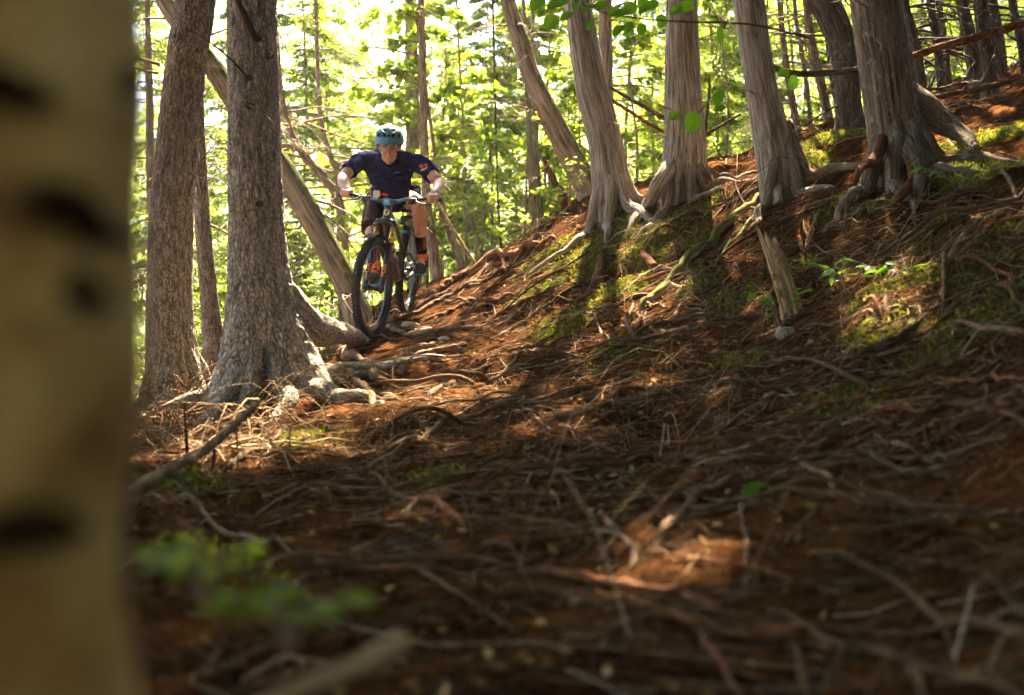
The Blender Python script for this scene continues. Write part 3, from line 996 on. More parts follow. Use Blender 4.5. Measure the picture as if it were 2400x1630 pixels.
fallen('fallen_log', 'long fallen log sloping up right, resting on the shaded row of trunks', [(2120, 140, 18), (2200, 112, 18), (2290, 88, 19), (2400, 55, 20), (2520, 20, 20)], 8.6, M['root_red'], cat='log')
fallen('fallen_log', 'second fallen log lower on the upper slope at the right edge', [(2190, 228, 12), (2290, 210, 14), (2400, 185, 15), (2480, 170, 15)], 8.9, M['root'], cat='log')
fallen('fallen_branch', 'dark crossbranch bridging the slim cedar and the thickest cedar', [(1800, 150, 10), (1830, 164, 13), (1880, 174, 14), (1950, 171, 15), (2030, 160, 14), (2100, 150, 12)], 8.0, M['dark'], cat='branch')
fallen('fallen_branch', 'dead branch leaning from the first pale cedar down to the split-base cedar', [(1430, 205, 7), (1490, 240, 9), (1540, 268, 10), (1580, 290, 9)], 9.6, M['dark'], cat='branch')
fallen('fallen_branch', 'reddish-brown dead branch, lower of two between the two palest cedars', [(1415, 225, 8), (1470, 258, 8), (1520, 290, 8), (1575, 322, 7)], 9.4, M['root_red'], cat='branch')
fallen('fallen_branch', 'upturned dead branch standing right of the split-base cedar', [(1650, 350, 7), (1655, 290, 7), (1662, 220, 6), (1662, 175, 4)], 9.0, M['dark'], cat='branch')
fallen('fallen_branch', 'dead branch propped from the split-base cedar toward the slim cedar', [(1650, 320, 8), (1690, 295, 7), (1735, 268, 6)], 8.9, M['dark'], cat='branch')

# rotten snag standing out of the bank
sn0, sn1 = G(1862, 755), None
Ys = sn0[1]
pts = [(1880, 835, 52), (1866, 775, 50), (1856, 735, 48), (1842, 680, 46), (1822, 625, 42), (1808, 590, 36)]
c = np.array([P(a, b, Ys + .04 + .035 * k) for k, (a, b, w) in enumerate(pts)])
r = np.array([w / F * Ys / 2 for a, b, w in pts])
cc, rr = catmull(c, 90), interp(r, 90)
V, f, b = trunk_mesh(cc, rr, 44, flares=[], bark=.018, bfreq=(16, 16, 1.4), seed=71, wob=.12)
V = V.reshape(90, 44, 3)
thv = np.linspace(0, 2 * np.pi, 44, endpoint=False)
jag = .07 * np.clip(np.cos(thv - R(190)), -.3, 1) + .06 * np.abs(np.sin(thv * 3.5 + 1)) + .035 * np.sin(thv * 9) + .02 * np.sin(thv * 17)
k0 = 62
fade = np.clip((np.arange(90) - k0) / (89 - k0), 0, 1)[:, None]
V = V + fade[..., None] * jag[None, :, None] * nrm(cc[-1] - cc[-5])
t = thing('rotten_stump', 'pale splintered rotten post standing on the bank below the slim cedar', 'stump', cc[0])
mbs = MB()
mbs.add(V.reshape(-1, 3), f, b)
cap = np.vstack([V[-1], V[-1].mean(0) - nrm(cc[-1] - cc[-5]) * .06])
mbs.add(cap, np.array([[i, (i + 1) % 44, 44] for i in range(44)]))
mbs.build('post', M['pale_wood'], t)
gq = np.random.default_rng(8)
for k in range(22):
    j = gq.integers(25, 89); a = gq.uniform(-2.6, -.5)
    p = cc[j] + rr[j] * 1.0 * np.array([math.cos(a), math.sin(a), 0])
    d = nrm(np.array([math.cos(a) * .5, math.sin(a) * .5, gq.uniform(-.6, 1)]))
    V2, f2, b2 = tube([p, p + d * .03, p + d * gq.uniform(.04, .08)], [.008, .006, .001], 5, 5, flat=.4)
    MB().add(V2, f2, b2).build('splinter', M['pale_wood'], t)
# ------------------------------------------------------------------ foliage
def rhombs(base, d, nrmv, L, W):
    """flat pointed leaflets: base point, direction, face normal, length, width -> vertices and quads"""
    s = nrm(np.cross(d, nrmv))
    L, W = np.broadcast_to(L, (len(base),))[:, None], np.broadcast_to(W, (len(base),))[:, None]
    mid = base + d * L * .45 - nrmv * L * .05
    V = np.stack([base, mid + s * W / 2, base + d * L, mid - s * W / 2], 1).reshape(-1, 3)
    return V, np.arange(len(base) * 4).reshape(-1, 4)


_ml = np.array([(0, 0), (.18, .02), (.42, -.06), (.36, .16), (.62, .34), (.36, .40), (.40, .62), (.16, .56), (0, 1.0),
                (-.16, .56), (-.40, .62), (-.36, .40), (-.62, .34), (-.36, .16), (-.42, -.06), (-.18, .02)])
_ov = np.array([(0, 0), (.16, .12), (.27, .32), (.29, .52), (.20, .76), (0, 1.0), (-.20, .76), (-.29, .52), (-.27, .32), (-.16, .12)])


def leaves(base, d, nrmv, size, shape=_ml, fold=.18, curl=.25):
    """broad leaves with an outline, folded along the midrib and curled"""
    k = len(shape)
    s = nrm(np.cross(d, nrmv))
    up = np.cross(s, d)
    x, y = shape[:, 0], shape[:, 1]
    z = np.abs(x) * fold - curl * y * y * .5
    sz = np.broadcast_to(size, (len(base),))[:, None, None]
    V = base[:, None] + sz * (x[None, :, None] * s[:, None] + y[None, :, None] * d[:, None] + z[None, :, None] * up[:, None])
    cen = base[:, None] + sz * (.42 * d[:, None] - curl * .09 * up[:, None])
    V = np.concatenate([V, cen], 1)
    tri = np.array([[i, (i + 1) % k, k] for i in range(k)])
    T = (np.arange(len(base))[:, None, None] * (k + 1) + tri[None]).reshape(-1, 3)
    return V.reshape(-1, 3), T


def conifer_foliage(g, Ht, h_lo, nb, Lmax, ntw=24, nlf=12, leaf=.088, droop=.35, lw=.2, side=60):
    """flat drooping sprays on whorled branches; returns leaflet arrays and branch paths"""
    B, D, NN, LL = [], [], [], []
    paths = []
    for i in range(nb):
        u = (i + g.uniform(0, 1)) / nb
        h = h_lo + (Ht - h_lo) * u
        a = g.uniform(0, 2 * np.pi)
        L = Lmax * (1 - u) ** .75 * g.uniform(.6, 1.1) + .15
        dir0 = np.array([math.cos(a), math.sin(a), g.uniform(-.15, .2)])
        sd = np.array([-math.sin(a), math.cos(a), 0])
        s = np.linspace(.12, 1, ntw) + g.uniform(-.02, .02, ntw)
        pt = np.array([0, 0, h]) + dir0 * (L * s)[:, None] + np.array([0, 0, -1]) * (droop * L * s ** 2)[:, None] + sd * (.12 * L * np.sin(s * 3 + a))[:, None]
        paths.append((np.vstack([[0, 0, h], pt[3::6]]), L))
        for sg in (1, -1):
            tl = L * .34 * (1.1 - s * .75) * g.uniform(.6, 1.25, ntw)
            an = R(side) + g.normal(0, .18, ntw)
            td = nrm(dir0[None] * np.cos(an)[:, None] + sg * sd[None] * np.sin(an)[:, None] + np.stack([np.zeros(ntw), np.zeros(ntw), -droop * .9 * np.ones(ntw) + g.normal(0, .15, ntw)], -1))
            q = np.linspace(.08, 1, nlf)
            pp = pt[:, None] + td[:, None] * (tl[:, None] * q[None])[..., None]
            pp = pp + g.normal(0, .012, pp.shape)
            pp[..., 2] -= .25 * tl[:, None] * q[None] ** 2
            up = nrm(np.cross(td, dir0[None] * sg) + 1e-6 + g.normal(0, .25, td.shape))
            lat = np.cross(up, td)
            alt = np.where(np.arange(nlf) % 2 == 0, 1., -1.)
            ld = nrm(td[:, None] * .75 + lat[:, None] * (alt[None, :, None] * g.uniform(.5, 1.0, (ntw, nlf, 1))) + g.normal(0, .12, pp.shape))
            B.append(pp.reshape(-1, 3)); D.append(ld.reshape(-1, 3))
            NN.append(np.repeat(up[:, None], nlf, 1).reshape(-1, 3) + g.normal(0, .2, (ntw * nlf, 3)))
            LL.append((leaf * g.uniform(.6, 1.3, ntw * nlf)))
    B, D, NN, LL = np.concatenate(B), np.concatenate(D), nrm(np.concatenate(NN)), np.concatenate(LL)
    return B, D, NN, LL, paths


G_SUN = [(0, (.06, .10, .018)), (.3, (.12, .18, .028)), (.6, (.20, .27, .045)), (.85, (.29, .34, .075)), (1, (.37, .39, .12))]
G_MAPLE = [(0, (.085, .14, .02)), (.4, (.165, .24, .035)), (.75, (.26, .32, .06)), (1, (.37, .39, .10))]
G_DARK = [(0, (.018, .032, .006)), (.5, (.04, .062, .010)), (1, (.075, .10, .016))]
M['needles'] = mat_leaf('conifer_leaf', G_SUN, .55)
M['maple'] = mat_leaf('maple_leaf', G_MAPLE, .6)
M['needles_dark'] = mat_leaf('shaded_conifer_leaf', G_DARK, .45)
M['green_leaf'] = mat_leaf('green_leaf', [(0, (.05, .13, .014)), (.5, (.09, .20, .022)), (1, (.16, .28, .035))], .55, (1.6, 1.6, .5))
M['far'] = mat_leaf('far_leaf', [(0, (.08, .12, .02)), (.4, (.15, .20, .03)), (.8, (.25, .29, .05)), (1, (.34, .36, .09))], .55)

# four conifers and three broadleaf saplings as patterns
variants = []
for k, (Ht, lo, nb, Lm, mt) in enumerate([(9, .3, 84, 1.7, 'needles'), (10, .5, 78, 2.0, 'needles'), (7, .2, 66, 1.5, 'needles'), (11, 1.0, 76, 2.0, 'needles')]):
    g = np.random.default_rng(900 + k)
    B, D, NN, LL, paths = conifer_foliage(g, Ht, lo, nb, Lm)
    V, Q = rhombs(B, D, NN, LL, LL * .27)
    crown = MB().add(V, Q).mesh('crown', M[mt], smooth=False)
    mbb = MB()
    for p, L in paths:
        V, f, b = tube(p, np.linspace(.012 + .006 * L, .003, len(p)), 4, len(p) * 2)
        mbb.add(V, f, b)
    for q in range(26):
        a = g.uniform(0, 6.28)
        twig_branch(mbb, (0, 0, g.uniform(.5, Ht * .7)), (math.cos(a), math.sin(a), g.uniform(-.3, .2)), g.uniform(.6, 1.6), .009, g, 1, -.25, 6, 6, 3)
    br = mbb.mesh('branches', M['bare_twig'])
    cpt = np.array([[.1 * math.sin(z * .8 + k), .1 * math.cos(z * .6), z] for z in np.linspace(-.3, Ht, 14)])
    V, f, b = tube(cpt, np.linspace(.038 - .003 * k, .008, 14), 10, 50, .08, 2, k)
    tk = MB().add(V, f, b).mesh('trunk', M['brown'])
    variants.append((crown, br, tk))
saplings = []
for k, (Ht, nl, sp, sz) in enumerate([(3.2, 1000, .9, .078), (2.2, 720, .7, .07), (4.5, 1400, 1.2, .082)]):
    g = np.random.default_rng(950 + k)
    mbs, mbl = MB(), MB()
    V, f, b = tube([(0, 0, -.1), (.05, .02, Ht * .35), (-.04, .06, Ht * .7), (.05, 0, Ht)], [.022, .016, .010, .004], 6, 16)
    mbs.add(V, f, b)
    pts, dirs = [], []
    for i in range(16 + 4 * k):
        u = g.uniform(.15, 1)
        a = g.uniform(0, 6.28)
        L = sp * (1.15 - .6 * u) * g.uniform(.6, 1.1)
        p0 = np.array([0, 0, Ht * u])
        d = np.array([math.cos(a), math.sin(a), g.uniform(.05, .5)])
        pp = np.array([p0 + d * L * s + np.array([0, 0, -.3 * L * s * s]) for s in np.linspace(0, 1, 5)])
        V, f, b = tube(pp, np.linspace(.008, .002, 5), 4, 8)
        mbs.add(V, f, b)
        nn = nl // (16 + 4 * k)
        s = g.uniform(.25, 1.0, nn)
        q = p0 + d * (L * s)[:, None] + np.array([0, 0, -.3]) * (L * s * s)[:, None] + g.normal(0, .035, (nn, 3))
        pts.append(q)
        dd = nrm(d[None] * .6 + g.normal(0, .6, (nn, 3)) + np.array([0, 0, -.25]))
        dirs.append(dd)
    pts, dirs = np.concatenate(pts), np.concatenate(dirs)
    nz = nrm(np.array([0, 0, 1.]) + g.normal(0, .35, pts.shape))
    V, T = leaves(pts, dirs, nz, sz * g.uniform(.5, 1.3, len(pts)), _ml[[0, 2, 4, 6, 8, 10, 12, 14]])
    mbl.add(V, T)
    saplings.append((mbl.mesh('foliage', M['maple'], smooth=False), mbs.mesh('stem', M['bare_twig'])))


def put_tree(var, x, y, s, rz, label, group, name='conifer_tree', z=None, kind='tree'):
    z = h1(x, y) if z is None else z
    t = thing(name, label, kind, (x, y, z - .05), group)
    t.rotation_euler = (0, 0, rz)
    t.scale = (s, s, s)
    for me, nm in zip(var, ('crown', 'branches', 'trunk') if len(var) == 3 else ('foliage', 'stem')):
        o = bpy.data.objects.new(nm, me)
        C.objects.link(o)
        o.parent = t
        if nm in ('crown', 'branches', 'foliage'):
            o['kind'] = 'stuff'
    return t


COLS = [(160, 'the blurred birch'), (420, 'the curved brown trunk'), (598, 'the big scaly trunk'), (745, 'the crooked thin trunk'), (912, 'the rider'), (1010, 'the short brown trunk'), (1080, 'the tilted brown trunk'),
        (1170, 'the hair-thin sapling'), (1250, 'the paired dark trunks'), (1320, 'the leaning cedar'), (1420, 'the palest bank cedar'), (1600, 'the split-base cedar'), (1770, 'the slim bank cedar'),
        (1880, 'the slim kinked trunks'), (1970, 'the dark leaning trunk'), (2075, 'the thickest cedar'), (2200, 'the shaded row of trunks'), (2330, 'the broad shaded trunks')]


def bg_label(px, Y, s, kind):
    near = sorted(COLS, key=lambda l: abs(l[0] - px))
    dist = 'distant' if Y > 18.5 else ('half-distant' if Y > 14.8 else 'near')
    for l in near:
        rel = 'directly behind' if abs(px - l[0]) < 22 else ('behind, just left of' if px < l[0] else 'behind, just right of')
        lb = dist + ' ' + kind + ' ' + rel + ' ' + l[1]
        if lb not in _used:
            _used[lb] = 1
            return lb


# the sunlit wood behind the rider: pixel column, depth, pattern, scale
g = np.random.default_rng(77)
BG = [(410, 13.5, 1, .8), (560, 15, 0, .7), (700, 13.2, 2, .8), (770, 15.5, 0, .7), (860, 20, 3, .5), (1060, 18, 1, .55), (1140, 14.5, 2, .62), (1200, 17.5, 0, .6), (1285, 15.5, 2, .75),
      (1340, 20, 3, .6), (1480, 14.5, 0, .7), (1530, 18, 1, .7), (1670, 15.5, 2, .85), (1720, 19, 0, .75), (1790, 14.5, 1, .6), (1880, 17, 0, .7), (2010, 18, 1, .7), (2170, 15.5, 0, .6), (2300, 16, 2, .7),
      (340, 17, 3, .7), (480, 20, 0, .6), (640, 21, 1, .6), (1400, 23, 3, .6), (2420, 14, 1, .6), (1610, 21, 0, .7)]
for px, Y, k, s in BG:
    x = (px - 1200) / F * Y
    put_tree(variants[k], x, Y, s * g.uniform(.92, 1.08), g.uniform(0, 6.28), bg_label(px, Y, s, 'feathery conifer'), 'conifers of the sunlit wood behind the trail')
SAP = [(700, 11.5, 0, .45), (745, 12.5, 1, .6), (800, 10.9, 1, .5), (980, 12.2, 0, 1.0), (1040, 13.5, 2, .9), (1095, 12.4, 1, 1.0), (1150, 15, 2, 1.0), (905, 14.5, 2, .95), (650, 13, 2, .4), (560, 11, 1, .5),
       (1330, 11.9, 1, .75), (1365, 11.6, 1, .6), (1230, 14, 0, 1.0), (1490, 12.5, 1, .9), (1700, 13.2, 0, .8), (480, 12, 0, .5), (400, 10.5, 1, .5), (1850, 14, 0, .9), (1010, 16, 2, 1.1), (870, 18, 2, 1.2)]
for px, Y, k, s in SAP:
    x = (px - 1200) / F * Y
    put_tree(saplings[k], x, Y, s, g.uniform(0, 6.28), bg_label(px, Y, s, 'yellow-green broadleaf sapling'), 'broadleaf saplings behind the trail', 'maple_sapling', kind='sapling')

# far woods: one mass of foliage
g = np.random.default_rng(78)
nf = 115000
cl = 1350
cy_ = g.uniform(23, 46, cl)
cx_ = g.uniform(-.62, .62, cl) * cy_
base = H0(cx_, cy_)
top = np.where(cx_ < -1.5, 12., np.where(cx_ < 1.5, 8.5, 8.)) * g.uniform(.35, 1, cl)
cz_ = base + g.uniform(0, 1, cl) ** 1.15 * top
ci = g.integers(0, cl, nf)
rad = g.uniform(.5, 1.5, cl)
off = g.normal(0, 1, (nf, 3)) * rad[ci][:, None] * np.array([.6, .6, .42])
B = np.stack([cx_, cy_, cz_], -1)[ci] + off
D = nrm(g.normal(0, 1, (nf, 3)) + np.array([0, 0, -.3]))
NN = nrm(g.normal(0, .6, (nf, 3)) + np.array([0, 0, 1]))
V, Q = rhombs(B, D, NN, g.uniform(.16, .36, nf), g.uniform(.08, .16, nf))
tag(MB().add(V, Q).build('far_woods', M['far'], smooth=False), 'pale green mass of distant sunlit foliage', 'woods', kind='stuff')

# unseen leaf canopy added above the frame, gaps placed to shape shade and sun flecks
LIT = [(700, 1000, 220, 70, 1.0), (600, 1035, 170, 50, 1.0), (470, 960, 120, 70, .9), (1000, 935, 150, 30, .8), (1610, 1320, 230, 105, 1.0), (965, 1185, 35, 28, 1.), (1120, 700, 150, 70, .9), (1290, 560, 130, 70, .9),
       (1060, 650, 120, 30, .9), (2110, 770, 75, 45, 1.), (1370, 640, 70, 40, .9), (1840, 680, 55, 90, .9), (1450, 760, 120, 40, .6), (1600, 850, 130, 30, .55), (1470, 1475, 60, 40, .6), (2360, 245, 60, 30, 1.),
       (2260, 560, 40, 40, .8), (1350, 950, 90, 25, .7), (1170, 1030, 60, 30, .7), (560, 1060, 140, 35, .9), (2150, 420, 25, 40, .7), (1560, 620, 60, 40, .7), (1720, 500, 60, 30, .7), (2330, 900, 70, 16, .8), (1000, 780, 80, 30, .7),
       (480, 1350, 60, 40, .9), (720, 1440, 60, 30, .9), (830, 1560, 110, 40, .9), (1230, 850, 60, 30, .6), (1900, 1210, 30, 30, .7), (2200, 1200, 50, 40, .3)]
LW = []
for px, py, rx, ry, s in LIT:
    q = G(px, py)
    a, b_ = G(px - rx, py), G(px, max(py - ry, 470))
    rw = max(rx / F * q[1], .05)
    LW.append((q[0], q[1], rw, min(max(abs(b_[1] - q[1]), .12), max(.3, rw * 1.6)), s))
# places off the ground that catch sun: the rider's shoulders and helmet, the pale cedars, the rear wheel
for (px, py, Y, rad, s) in [(912, 320, 8.8, .36, .55), (960, 680, 9.3, .3, .9), (1350, 200, 8.9, .5, .8), (1600, 250, 8.6, .3, .5), (600, 500, 6.2, .25, .4), (480, 1345, .97, .08, .6), (680, 1450, .92, .08, .6), (842, 1560, .94, .04, .5), (1450, 30, 5.3, .5, .7)]:
    p = P(px, py, Y)
    t_ = p[2] / SUN[2]
    for _ in range(6):
        e_ = p - SUN * t_
        t_ = (p[2] - h1(e_[0], max(e_[1], .3))) / SUN[2]
    LW.append((p[0] - SUN[0] * t_, p[1] - SUN[1] * t_, rad, rad * 1.1, s))


def lit_at(x, y):
    q = np.stack([x * 4.2, y * 3.0, 0 * x], -1)
    v = np.clip(.12 + .75 * np.clip((y - 4.6) / 3.2, -.15, 1.0) - .12 * np.clip(x - 1.2, 0, 3), 0.02, 1)
    v = v * (1 + 1.5 * fbm(q, 3, 88))
    wob_ = fbm(np.stack([x * 5.5, y * 5.5, 0 * x + 3], -1), 3, 91)
    for cx2, cy2, rx2, ry2, s in LW:
        dl = .11 if cy2 < 3.6 else .15
        d2 = ((x - cx2) / (rx2 * .85 + dl)) ** 2 + ((y - cy2) / (ry2 * .85 + dl)) ** 2
        v = np.maximum(v, s * np.clip((1.15 - d2 - .9 * wob_) * 4, 0, 1))
    return np.clip(v, 0, 1)


g = np.random.default_rng(79)
ns = 29000
tx, ty = g.uniform(-5, 7.5, ns), g.uniform(-5, 13, ns)
tx[::2] = g.uniform(-2.5, 6, len(tx[::2]))
ty[::2] = g.uniform(-3.0, 4.2, len(ty[::2]))
tx[::5] = g.uniform(.3, 5, len(tx[::5]))
ty[::5] = g.uniform(-2.5, 4.0, len(ty[::5]))
tz = np.where((ty > .25), H(tx, np.clip(ty, .3, 23)), -.5)
keep = g.uniform(0, 1, ns) > lit_at(tx, ty) * 1.04
keep &= ~((tx < -2.0) & (ty > 3.0))
keep &= ~((ty > 6.5) & (g.uniform(0, 1, ns) < .25))
tx, ty, tz = tx[keep], ty[keep], tz[keep]
hgt = g.uniform(4.6, 11.5, len(tx))
tt = (hgt - tz) / SUN[2]
pos = np.stack([tx, ty, tz], -1) + SUN[None] * tt[:, None]
pyv = 815 - pos[:, 2] / np.maximum(pos[:, 1], .1) * F
ok = (pyv < -160) | (pos[:, 1] < .5)
pos = pos[ok]
k = 7
cen = np.repeat(pos, k, 0)
a = np.repeat(g.uniform(0, 6.28, len(pos)), k)
ax = np.stack([np.cos(a), np.sin(a), -.15 + 0 * a], -1)
sdv = np.stack([-np.sin(a), np.cos(a), 0 * a], -1)
s = np.tile(np.linspace(-.13, .13, k), len(pos))
alt = np.tile(np.where(np.arange(k) % 2, 1., -1.), len(pos))
B = cen + ax * s[:, None]
D = nrm(ax * .5 + sdv * alt[:, None] + g.normal(0, .15, B.shape))
NN = nrm(np.array([0, 0, 1.]) + g.normal(0, .25, B.shape))
V, Q = rhombs(B, D, NN, g.uniform(.16, .25, len(B)), .08)
tag(MB().add(V, Q).build('added_shade_canopy', M['needles_dark'], smooth=False), 'unseen conifer canopy sprays added to shade the foreground', 'canopy', kind='stuff')

# unseen foliage added at the viewer's back and sides to cut the sky light
g = np.random.default_rng(80)
cl = 1500
ang = g.uniform(R(-52), R(232), cl)          # 90 deg is straight ahead; the view ahead stays open
ang = np.where((ang > R(48)) & (ang < R(132)), ang + R(170), ang)
rd = g.uniform(4.5, 13, cl)
cx_, cy_ = rd * np.cos(ang), rd * np.sin(ang)
cz_ = np.where(cx_ > 0, .25 * cx_, -.1 * abs(cx_)) - .5 + g.uniform(0, 12, cl)
ok = ~((cy_ > np.where(cx_ < 0, .35, .15) * np.abs(cx_)) & (cx_ < cy_ * .62 + 1.2))
ok &= ~((cy_ < -.6 * np.abs(cx_)) & (cx_ < -.35 * cy_) & (cz_ < 2.3))  # low gap left at the back so sky light reaches birch and trunks
cx_, cy_, cz_ = cx_[ok], cy_[ok], cz_[ok]
nf = 62000
ci = g.integers(0, len(cx_), nf)
B = np.stack([cx_, cy_, cz_], -1)[ci] + g.normal(0, 1, (nf, 3)) * np.array([.8, .8, .5])
D = nrm(g.normal(0, 1, (nf, 3)) + np.array([0, 0, -.4]))
NN = nrm(g.normal(0, 1, (nf, 3)))
V, Q = rhombs(B, D, NN, g.uniform(.25, .45, nf), g.uniform(.12, .2, nf))
tag(MB().add(V, Q).build('added_shade_woods', M['needles_dark'], smooth=False), 'unseen dark foliage added around the viewer to block sky light', 'woods', kind='stuff')
# ------------------------------------------------------------------ roots, sticks and litter on the ground
def Gv(px, py):
    px, py = np.asarray(px, float), np.asarray(py, float)
    Y = np.geomspace(1.0, 23, 420)
    x = (px[:, None] - 1200) / F * Y[None]
    z = (815 - py[:, None]) / F * Y[None]
    hh = H(x.ravel(), np.broadcast_to(Y, x.shape).ravel()).reshape(x.shape)
    b = z < hh
    k = np.where(b.any(1), b.argmax(1), 419)
    y = Y[k]
    return np.stack([(px - 1200) / F * y, y, hh[np.arange(len(px)), k]], -1)


def root(label, pix, w, mat, name='tree_root', cat='root', lift=.85, group=None, arch=None, seed=0, taper=(.75, 1, 1, .9, .55), n=9, dig=True):
    g_ = np.random.default_rng(seed + 1)
    if arch:
        a, b_ = G(*pix[0]), G(*pix[-1])
        k = np.linspace(0, 1, len(pix))
        pts = np.array([P(p[0], p[1], a[1] + (b_[1] - a[1]) * t) for p, t in zip(pix, k)])
        pts[0], pts[-1] = a, b_
        Ym = (a[1] + b_[1]) / 2
        rad = w / F * Ym / 2
    else:
        w_ = [G(*p) for p in pix]
        Ym = np.mean([p[1] for p in w_])
        rad = w / F * Ym / 2
        pts = gpath(pix, lift, rad, 7, rad * .22, g_)
        pts[:, 2] += rad * .12 * g_.normal(0, 1, len(pts))
        if dig:
            pts[0, 2] -= rad * 1.3
            pts[-1, 2] -= rad * 1.3
    rr = interp(taper, len(pts)) * rad * (1 + .22 * np.interp(np.arange(len(pts)), np.arange(0, len(pts) + 3, 3), g_.normal(0, 1, len(np.arange(0, len(pts) + 3, 3)))))
    rr = np.clip(rr, rad * .25, rad * 1.6)
    V, f, b = tube(pts, rr, n, len(pts) * 2, .22, 1.8, seed)
    mb_ = MB()
    mb_.add(V, f, b)
    if not arch and cat == 'root':
        # side roots that fork off, thin out and sink in
        for k in range(int(g_.integers(2, 5))):
            j = int(g_.integers(2, len(pts) - 2))
            dv = nrm(pts[j + 1] - pts[j - 1])
            a_ = math.atan2(dv[1], dv[0]) + g_.choice([-1, 1]) * g_.uniform(.35, .9)
            L_ = g_.uniform(.12, .45) * max(1.0, Ym / 5)
            q_ = [pts[j]]
            for i_ in range(4):
                a_ += g_.normal(0, .2)
                e_ = q_[-1] + np.array([math.cos(a_), math.sin(a_), 0]) * L_ / 4
                e_[2] = h1(e_[0], e_[1]) + rad * .15
                q_.append(e_)
            q_[-1][2] -= rad * .6
            V, f, b = tube(np.array(q_), np.array([.7, .6, .45, .3, .12]) * rr[j], 7, 18, .2, 2, seed + k)
            mb_.add(V, f, b)
    return tag(mb_.build(name, M[mat], origin=pts[len(pts) // 2]), label, cat, group)


